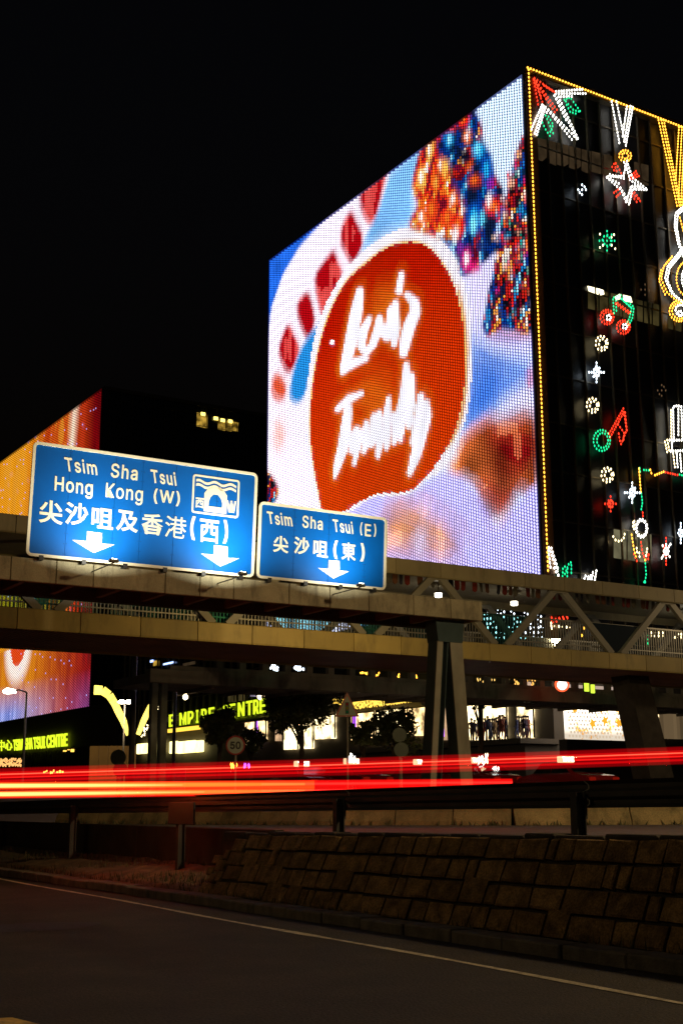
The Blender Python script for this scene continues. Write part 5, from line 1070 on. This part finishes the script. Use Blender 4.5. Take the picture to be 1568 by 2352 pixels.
l = bpy.data.lights.new('globe', 'POINT'); l.energy = 900; l.color = (1, .75, .42); l.shadow_soft_size = .25; o = bpy.data.objects.new('globe_light', l); COL.objects.link(o); o.location = at(288, 1612, 79)-Vector(e.location); o.parent = e
# three stacked bulbs
pts = [at(426, y, 100) for y in (1577, 1589, 1601)]; e = empty('hanging_globe_lights', pts[0], 'three white globe lights hanging one above another above the roof letters', 'lights')
for c in pts: mb = MB(); mb.tube([c+Vector((0, 0, -.22)), c+Vector((0, 0, -.1)), c+Vector((0, 0, .1)), c+Vector((0, 0, .22))], [.06, .2, .2, .06], 10); mb.build('globe', M['e_warm'], e, smooth=True)
c = at(597, 1600, 100); e = empty('warm_globe_light', c, 'single warm globe light above the last roof letters', 'lights'); mb = MB(); mb.tube([c+Vector((0, 0, -.25)), c+Vector((0, 0, -.1)), c+Vector((0, 0, .1)), c+Vector((0, 0, .25))], [.06, .2, .2, .06], 10); mb.build('globe', M['e_warm'], e, smooth=True)
c = at(388, 1576, 90); e = empty('wedge_light', c, 'small wedge shaped yellow light beside the top of the columns', 'lights'); mb = MB(); mb.add([c+Vector((-.35, 0, .25)), c+Vector((.45, 0, .25)), c+Vector((-.35, 0, -.3)), c+Vector((-.35, .2, .25)), c+Vector((.45, .2, .25)), c+Vector((-.35, .2, -.3))], [(0, 2, 1), (3, 4, 5), (0, 1, 4, 3), (1, 2, 5, 4), (2, 0, 3, 5)]); mb.build('glow_face', M['e_arch'], e)
# the white spot on the orange disc is a bright glow painted into the LED picture
def facing(dist, px, py):
    c = at(px, py, dist); rt = Vector(_rt); up = Vector((0, 0, 1)); fw = Vector((math.sin(HEAD), math.cos(HEAD), 0)); return c, (lambda u, v, d: c+rt*u+up*v-fw*d)
def round_sign(px, py, dist, r, label, face, rim, txt=None, zb=1.02):
    c, fn = facing(dist, px, py); e = empty('traffic_sign', (c.x, c.y, zb), label, 'traffic sign')
    mb = MB(); mb.tube([(c.x, c.y, zb), (c.x, c.y, c.z-.02)], .038, 8); 
    for v in range(len(mb.v)): p = Vector(mb.v[v])+Vector((math.sin(HEAD), math.cos(HEAD), 0))*.06; mb.v[v] = tuple(p)
    mb.build('post', M['polem'], e)
    cir = lambda rr: [(rr*math.cos(k*math.pi/16), rr*math.sin(k*math.pi/16)) for k in range(32)]
    if rim: ring_plate(cir(r), cir(r*.84), 'rim', rim, e, -.012, .012, fn); plate(cir(r*.84), 'face', face, e, -.012, .008, fn)
    else: plate(cir(r), 'face', face, e, -.012, .01, fn)
    if txt: text_obj(txt, (-r*.55, -r*.40), (r*.55, -r*.40), (-r*.55, r*.40), lambda u, v, d: fn(u, v, d+.009), 'numerals', M['black'], e, .03, .003)
round_sign(541, 1712, 42, .31, 'round white speed limit sign 50 with red rim', M['signwhite'], M['red_paint'], '50')
round_sign(272, 1740, 50, .30, 'plain round sign seen from behind in front of the hoarding', M['signback'], None)
round_sign(277, 1768, 47, .26, 'lower plain round sign seen from behind near the hoarding', M['signback'], None)
round_sign(917, 1688, 44, .24, 'dark round sign seen from behind left of the gantry leg, upper one', M['signback'], None)
round_sign(921, 1722, 43, .24, 'dark round sign seen from behind left of the gantry leg, lower one', M['signback'], None)
c, fn = facing(47, 797, 1645); e = empty('traffic_sign', (c.x, c.y, 1.3), 'triangular warning sign with traffic light symbol before the fairy lights', 'traffic sign')
mb = MB(); mb.tube([(c.x+.05, c.y+.06, 1.3), (c.x+.05, c.y+.06, c.z+.1)], .04, 8); mb.build('post', M['polem'], e)
tri = lambda s: [(-.44*s, -.02+.2*(1-s)*1.2), (.44*s, -.02+.2*(1-s)*1.2), (0, .86*s+.26*(1-s))]
ring_plate(tri(1.0), tri(.78), 'rim', M['red_paint'], e, -.012, .012, fn); plate(tri(.78), 'face', M['signwhite'], e, -.012, .008, fn)
plate([(-.07, .08), (.07, .08), (.07, .50), (-.07, .50)], 'signal_body', M['black'], e, .008, .014, fn)
for k, (v, mt) in enumerate(((.43, emit('sym_red', (.5, .02, .01), .1)), (.29, emit('sym_amber', (.5, .3, .02), .08)), (.15, emit('sym_green', (.01, .4, .12), .06)))):
    plate([(.045*math.cos(q*math.pi/8), v+.045*math.sin(q*math.pi/8)) for q in range(16)], 'signal_dot', mt, e, .014, .018, fn)

# ------------------------------------------------------------------ trees
def tree(px, ytop, pybase, dist, rad_px, seed, label, n=2600, zb=2.0, squash=1.0):
    r = random.Random(seed); top = at(px, ytop, dist); rad = rad_px*dist/F_PX; base = Vector((top.x, top.y, zb))
    e = empty('street_tree', base, label, 'tree'); H = top.z-zb; mb = MB(); ch = rad*1.7*squash; cz0 = top.z-ch
    tp = [base, base+Vector((.05, 0, (cz0-zb)*.5)), Vector((top.x+.1, top.y, cz0+ch*.2)), Vector((top.x, top.y, cz0+ch*.6))]
    mb.tube(tp, [.16, .13, .1, .04], 8); cl = []
    for k in range(9):
        a = r.uniform(0, 6.28); st = tp[1].lerp(tp[3], r.uniform(.3, .95)); en = Vector((top.x+math.cos(a)*rad*r.uniform(.35, .8), top.y+math.sin(a)*rad*r.uniform(.35, .8), cz0+ch*r.uniform(.2, .9)))
        mb.tube([st, (st+en)/2+Vector((0, 0, .1)), en], [.06, .04, .015], 6); cl.append((en, rad*r.uniform(.25, .42)))
    mb.build('trunk', M['bark'], e, smooth=True)
    for k in range(8): a = r.uniform(0, 6.28); q = r.uniform(0, .7)*rad; cl.append((Vector((top.x+math.cos(a)*q, top.y+math.sin(a)*q, cz0+ch*r.uniform(.15, .85))), rad*r.uniform(.22, .4)))
    mb = MB()
    for k in range(n):
        c, rr = r.choice(cl); d = Vector((r.gauss(0, 1), r.gauss(0, 1), r.gauss(0, .8))); d = d.normalized()*rr*r.random()**.4*1.15; p = c+d
        a = Vector((r.gauss(0, 1), r.gauss(0, 1), r.gauss(0, 1))).normalized(); b2 = a.cross(Vector((r.gauss(0, 1), r.gauss(0, 1), r.gauss(0, 1)))).normalized(); s = r.uniform(.09, .17)
        mb.add([p-a*s, p+b2*s*.45, p+a*s, p-b2*s*.45], [(0, 1, 2, 3)])
    mb.build('crown', M['leaf'], e)
tree(503, 1634, 1790, 62, 44, 1, 'dark round crowned tree in front of the roof letters')
tree(690, 1572, 1790, 60, 84, 2, 'largest dark tree between the roof letters and the triangular sign', 3600)
tree(905, 1630, 1790, 64, 62, 3, 'low bushy dark tree right of the triangular sign', 2200)
tree(575, 1672, 1790, 66, 34, 4, 'small sparse tree beside the round speed limit sign', 900)
tree(1098, 1590, 1790, 66, 26, 5, 'thin bare limbed tree in front of the bright shop windows', 120)
tree(830, 1655, 1790, 62, 34, 6, 'small tree right behind the triangular sign', 900)

# ------------------------------------------------------------------ people on the terrace
def person(loc, h, seed, label, face=0):
    r = random.Random(seed); k = h/1.72; st = r.uniform(.08, .16)
    J = {'pel': (0, 0, .93), 'waist': (0, 0, 1.08), 'chest': (0, 0, 1.32), 'neck': (0, 0, 1.48), 'head': (0, .02, 1.60), 'crown': (0, .01, 1.70),
         'hl': (-.09, 0, .88), 'kl': (-.1, st, .48), 'al': (-.11, st*.3, .08), 'tl': (-.12, st*.3+.14, .03), 'hr': (.09, 0, .88), 'kr': (.1, -st*.3, .48), 'ar': (.11, -st, .09), 'tr': (.12, -st+.14, .03),
         'sl': (-.19, 0, 1.40), 'el': (-.25, -.03, 1.13), 'wl': (-.24, .1+r.random()*.2, .90+r.random()*.2), 'sr': (.19, 0, 1.40), 'er': (.25, -.03, 1.13), 'wr': (.22, .1+r.random()*.15, .88+r.random()*.15)}
    R_ = {'pel': .14, 'waist': .12, 'chest': .15, 'neck': .055, 'head': .095, 'crown': .07, 'hl': .095, 'kl': .062, 'al': .045, 'tl': .035, 'hr': .095, 'kr': .062, 'ar': .045, 'tr': .035, 'sl': .06, 'el': .045, 'wl': .034, 'sr': .06, 'er': .045, 'wr': .034}
    E_ = [('pel', 'waist'), ('waist', 'chest'), ('chest', 'neck'), ('neck', 'head'), ('head', 'crown'), ('pel', 'hl'), ('hl', 'kl'), ('kl', 'al'), ('al', 'tl'), ('pel', 'hr'), ('hr', 'kr'), ('kr', 'ar'), ('ar', 'tr'), ('chest', 'sl'), ('sl', 'el'), ('el', 'wl'), ('chest', 'sr'), ('sr', 'er'), ('er', 'wr')]
    ks = list(J); me = bpy.data.meshes.new('body'); me.from_pydata([tuple(Vector(J[q])*k) for q in ks], [(ks.index(a), ks.index(b)) for a, b in E_], [])
    o = bpy.data.objects.new('tmp', me); COL.objects.link(o); m = o.modifiers.new('s', 'SKIN'); sk = me.skin_vertices[0].data
    for i, q in enumerate(ks): sk[i].radius = (R_[q]*k, R_[q]*k*(.8 if q in ('chest', 'waist', 'pel') else 1)); sk[i].use_root = (q == 'pel')
    s = o.modifiers.new('d', 'SUBSURF'); s.levels = 1; dg = bpy.context.evaluated_depsgraph_get(); dg.update(); m2 = bpy.data.meshes.new_from_object(o.evaluated_get(dg)); bpy.data.objects.remove(o)
    m2.materials.clear(); cm = M['people'][seed % 4]; m2.materials.append(cm); m2.materials.append(M['skin'])
    for pg in m2.polygons:
        pg.use_smooth = True
        if pg.center.z > 1.5*k: pg.material_index = 1
    e = empty('person', loc, label, 'person', 'people standing in front of the lit shops'); e.rotation_euler = (0, 0, face)
    b = bpy.data.objects.new('body', m2); COL.objects.link(b); b.parent = e
    mb = MB(); mb.tube([(0, -.02*k, 1.60*k), (0, -.02*k, 1.67*k), (0, -.01*k, 1.73*k)], [.112*k, .118*k, .05*k], 10); h_ = mb.build('hair', M['black'], None, smooth=True); h_.parent = e; h_.location = (0, 0, 0)
tops = [(1072, 'person at the left end of the bright shop windows'), (1083, 'person second from the left before the bright windows'), (1098, 'person left of the thin tree'), (1120, 'person right of the thin tree'), (1131, 'tall person in the middle of the group'), (1140, 'person third from the right of the dense group'), (1149, 'person beside the wide bright window edge'), (1160, 'person at the right end of the dense group'), (1192, 'person before the separate right window'), (1203, 'person in the middle of the separate right window'), (1213, 'person at the right edge of the separate right window'), (1000, 'person beside the violet tube left of the gantry leg')]
tops += [(1067, 'person at the far left edge of the first bright window'), (1090, 'person half hidden left of the thin tree'), (1114, 'person just left of the wide bright window'), (1125, 'shorter person in the dense group'), (1136, 'person standing behind the middle of the dense group'), (1145, 'person close beside the third from the right of the group'), (1155, 'person near the right end of the wide bright window'), (1187, 'person at the left edge of the separate right window'), (1198, 'shorter person inside the separate right window'), (1208, 'person between two others before the separate right window')]
for i, (px, lab) in enumerate(tops):
    p = hit(px, 1690, 0, 57.9+(i % 3)*.5); person(Vector((p.x, p.y, 5.75)), random.uniform(1.58, 1.8), i+3, lab, random.uniform(0, 6.2))

# ------------------------------------------------------------------ stand-in taxis added for one passing taxi's repeated roof-sign light
def car_profile():
    return [(-2.25, .35), (-2.28, .75), (-2.15, .92), (-1.35, 1.02), (-.75, 1.45), (.75, 1.47), (1.25, 1.05), (2.1, .90), (2.27, .65), (2.25, .35)]
def taxi(px, py, dist, label, first=None, rot=0):
    p = at(px, py, dist); loc = Vector((p.x, p.y, p.z-1.60))
    if first is not None:
        e = copy_tree(first); e.location = loc; e['label'] = label; e.rotation_euler = (0, 0, rot); return e
    e = empty('taxi', (0, 0, 0), label, 'taxi', 'stand-in taxis for one passing roof sign')
    pr = car_profile(); bm = bmesh.new()
    def ringv(x, inset): return [bm.verts.new((x*(1-(inset if z > 1.03 else 0)), y, z)) for y, z in pr]
    A = ringv(-.84, .16); B = ringv(.84, .16); n = len(pr)
    for i in range(n): j = (i+1) % n; bm.faces.new((A[i], A[j], B[j], B[i]))
    bm.faces.new(A[::-1]); bm.faces.new(B); bmesh.ops.recalc_face_normals(bm, faces=bm.faces[:]); bmesh.ops.bevel(bm, geom=bm.edges[:], offset=.05, segments=2, affect='EDGES')
    bm.verts.index_update(); mb = MB(); mb.add([v.co[:] for v in bm.verts], [[v.index for v in f.verts] for f in bm.faces]); bm.free(); mb.build('body', M['taxi_red'], e, smooth=False)
    for sx in (-1, 1):
        for (a, b_, c, d) in ((-1.15, -.72, -.08, -.08), (.0, .0, .68, 1.05)):
            X0, X1 = sx*.835, sx*.735; mb = MB(); vs = [(X0*.995, a, 1.05), (X0*.995, d, 1.05), (X1*.985, c if c > 0 else -.08, 1.4), (X1*.985, b_, 1.4)]
            mb.add(vs+[(v[0]+sx*.03, v[1], v[2]) for v in vs], [(0, 1, 2, 3), (7, 6, 5, 4), (0, 4, 5, 1), (1, 5, 6, 2), (2, 6, 7, 3), (3, 7, 4, 0)]); mb.build('side_window', M['carglass'], e)
        for yy in (-1.42, 1.40):
            mb = MB(); mb.tube([(sx*.66, yy, .32), (sx*.87, yy, .32)], .32, 18); w = mb.build('wheel', M['tyre'], e); mb = MB(); mb.tube([(sx*.872, yy, .32), (sx*.88, yy, .32)], .19, 12); mb.build('rim', M['taxi_silver'], w)
        mb = MB(); mb.cbox(sx*.62-.16, sx*.62+.16, -2.31, -2.24, .72, .86, .02); mb.build('tail_light', emit('tail', (1, .03, .01), .15) if 'tl' not in M else M['tl'], e)
    mb = MB(); vs = [(-.74, -1.36, 1.06), (.74, -1.36, 1.06), (.62, -.82, 1.42), (-.62, -.82, 1.42)]; mb.add([(v[0], v[1]-.03, v[2]+.02) for v in vs]+[(v[0], v[1], v[2]) for v in vs], [(0, 1, 2, 3), (7, 6, 5, 4), (0, 4, 5, 1), (1, 5, 6, 2), (2, 6, 7, 3), (3, 7, 4, 0)]); mb.build('rear_window', M['carglass'], e)
    mb = MB(); mb.cbox(-.8, .8, -2.33, -2.22, .35, .62, .03); mb.build('bumper', M['black'], e)
    mb = MB(); mb.cbox(-.36, .36, -.18, .12, 1.48, 1.74, .03); rs = mb.build('roof_sign', emit('roof_sign', (1, .80, .42), .9, False), e)
    text_obj('TAXI', (-.31, 1.53), (.31, 1.53), (-.31, 1.70), lambda u, v, d: Vector((u, -.182-d, v)), 'lettering', M['e_white'], rs, .02, .004)
    e.location = loc; return e
tx = taxi(1297, 1745, 54, 'stand-in taxi with lit roof sign farthest right under the patterned box')
for px, py, d, lab in ((1092, 1747, 58, 'stand-in taxi with lit roof sign right of the gantry legs'), (965, 1751, 62, 'stand-in taxi with lit roof sign left of the gantry legs'), (806, 1749, 60, 'stand-in taxi with lit roof sign below the triangular sign'), (692, 1755, 62, 'stand-in taxi with lit roof sign leftmost below the big tree')):
    taxi(px, py, d, lab, tx)
# reflections of lamps lower in the same place, imitated by small glowing bulbs
for lab, px, py, w, h_, mt in (('small white lights below the triangular sign', 806, 1740, 9, 8, 'e_white'), ('vertical white lights right of the gantry leg', 1104, 1742, 6, 12, 'e_white'), ('slim white light right of the gantry leg', 1116, 1742, 3, 9, 'e_warm'), ('white lights below the taxi right of the gantry leg', 1091, 1766, 10, 8, 'e_cool'), ('white lights low left of the barrier end', 1138, 1770, 8, 9, 'e_white'), ('pink light left of the big tree trunk', 566, 1758, 8, 3, 'violet'), ('orange lights behind the round speed limit sign post', 537, 1757, 7, 6, 'e_gold')):
    P_ = [at(px+random.uniform(-w, w), py+random.uniform(-h_, h_), 57) for _ in range(12)]; e = empty('lamp_glints', P_[0], lab, 'lights', 'lamp reflections built as bulbs along the raised road'); bulbs(P_, 'bulbs', M[mt], e, .035, .09)
# low shop counter strip between the columns
c0, c1_ = at(295, 1790, 70), at(466, 1763, 70); mb = MB(); mb.cbox(c0.x, c1_.x, c0.y, c0.y+.5, 2, c1_.z, .05); tag(mb.build('low_canopy', surf('canopy_pink', (.30, .2, .25), .6), loc=(c0.x, c0.y, 2)), 'low pale mauve canopy behind the paired columns', 'canopy')

# ------------------------------------------------------------------ tail light streaks over the second road
def glow_mat(name, col, s, see):       # light trails added as an emitting volume, soft at its edges because there is less of it there
    m, t, b = newmat(name); t.nodes.remove(b); e = t.nodes.new('ShaderNodeEmission'); e.inputs[0].default_value = (*col, 1); e.inputs[1].default_value = s*11
    t.links.new(e.outputs[0], t.nodes['Material Output'].inputs['Volume']); return m
G_ = {'dark': glow_mat('glow_dark_red', (.42, .0, .003), .55, .75), 'red': glow_mat('glow_red', (1, .004, .004), .75, .6), 'bright': glow_mat('glow_bright_red', (1, .03, .02), 2.2, .3), 'pink': glow_mat('glow_pink', (1, .14, .07), 4.5, .2),
      'orange': glow_mat('glow_orange', (1, .07, .006), .75, .2), 'amber': glow_mat('glow_amber', (1, .28, .03), .9, .1), 'cream': glow_mat('glow_cream', (1, .66, .22), 1.6, .0)}
def streak(label, items, cat='light streak'):
    p = at(items[0][1][0][0], items[0][1][0][1], items[0][2]); e = empty('light_streak', p, label, cat, 'light streaks over the second road')
    for mt, pts, dist, rpx in items:
        P_ = [at(x, y, dist) for x, y in pts]; rr = [rpx*dist/F_PX]*len(P_) if not isinstance(rpx, list) else [q*dist/F_PX for q in rpx]
        mb = MB(); mb.tube(P_, rr, 12); o = mb.build('streak', G_[mt], e)
        bm = bmesh.new(); bm.from_mesh(o.data); bmesh.ops.recalc_face_normals(bm, faces=bm.faces[:]); bm.to_mesh(o.data); bm.free()
def seg(x0, y0, x1, y1, n=6, sag=0): return [(x0+(x1-x0)*k/n, y0+(y1-y0)*k/n+sag*math.sin(math.pi*k/n)) for k in range(n+1)]
def dline(x0, y0, x1, y1): return seg(x0, y0, x1, y1)
streak('thick pair of streaks, cream at left and red at right, ending beside the gantry leg', [
    ('red', seg(-60, 1806, 1176, 1797, 6), 25.2, 9), ('bright', seg(600, 1801, 1176, 1797, 4), 25, 3.0), ('orange', seg(-60, 1805, 722, 1801, 4), 25, 8.5), ('amber', seg(-60, 1805, 700, 1801, 4), 24.9, [6.5, 6.3, 6, 5, 3]), ('cream', seg(-60, 1805, 420, 1803, 4), 24.7, [5, 4.5, 4, 3, 1.2]),
    ('red', seg(-60, 1826, 1178, 1812, 6), 24.4, 9), ('bright', seg(600, 1817, 1178, 1812, 4), 24.2, 3.2), ('orange', seg(-60, 1825, 722, 1815, 4), 24.2, 8.0), ('amber', seg(-60, 1825, 700, 1816, 4), 24.1, [6.5, 6, 5.5, 4.5, 2.5]), ('cream', seg(-60, 1825, 470, 1819, 4), 23.9, [5, 4.5, 3.8, 2.6, 1.2])])
top = []
for k, (mt, off, r_) in enumerate((('dark', 0, 6), ('red', 7, 4.5), ('pink', 9, 1.5), ('red', 14, 5), ('bright', 17, 1.3), ('dark', 21, 6), ('red', 25, 3.0), ('dark', 30, 5))):
    top.append((mt, [(-60, 1772+off*.95), (300, 1761+off*.97), (700, 1750+off*.98), (1100, 1737+off), (1630, 1718+off*1.02)], 23.4+k*.14, r_))
streak('wide band of red streaks rising to the right frame edge', top)

# ------------------------------------------------------------------ street lighting
def streetlight(x, y, z0, h, energy, label, aim, col=(1, .70, .36), name='street_lamp', size=.35):
    e = empty(name, (x, y, z0), label, 'street lamp'); mb = MB(); ax, ay = aim
    mb.tube([(x, y, z0), (x, y, z0+h)], [.12, .07], 12); mb.build('pole', M['polem'], e, smooth=True)
    mb = MB(); mb.tube([(x, y, z0+h), (x+ax*.5, y+ay*.5, z0+h+.25), (x+ax, y+ay, z0+h+.3)], .05, 8); mb.build('arm', M['polem'], e)
    mb = MB(); mb.cbox(x+ax-.25, x+ax+.25, y+ay-.25, y+ay+.25, z0+h+.22, z0+h+.38, .04); mb.build('lamp_head', M['housing'], e)
    l = bpy.data.lights.new('street', 'POINT'); l.energy = energy; l.color = col; l.shadow_soft_size = size; o = bpy.data.objects.new('street_light', l); COL.objects.link(o); o.parent = e; o.location = (ax, ay, h-.15)
streetlight(19.2, 7.5, 1.02, 9.0, 3000, 'street lamp by the second road outside the right of the view', (-.6, 1.2))
streetlight(-3.5, 14, 0, 8.5, 300, 'street lamp on the near pavement outside the left of the view', (1.2, .3))
streetlight(46, 30, 1.02, 9, 600, 'street lamp near the right end of the footbridge outside the view', (-1, .5))
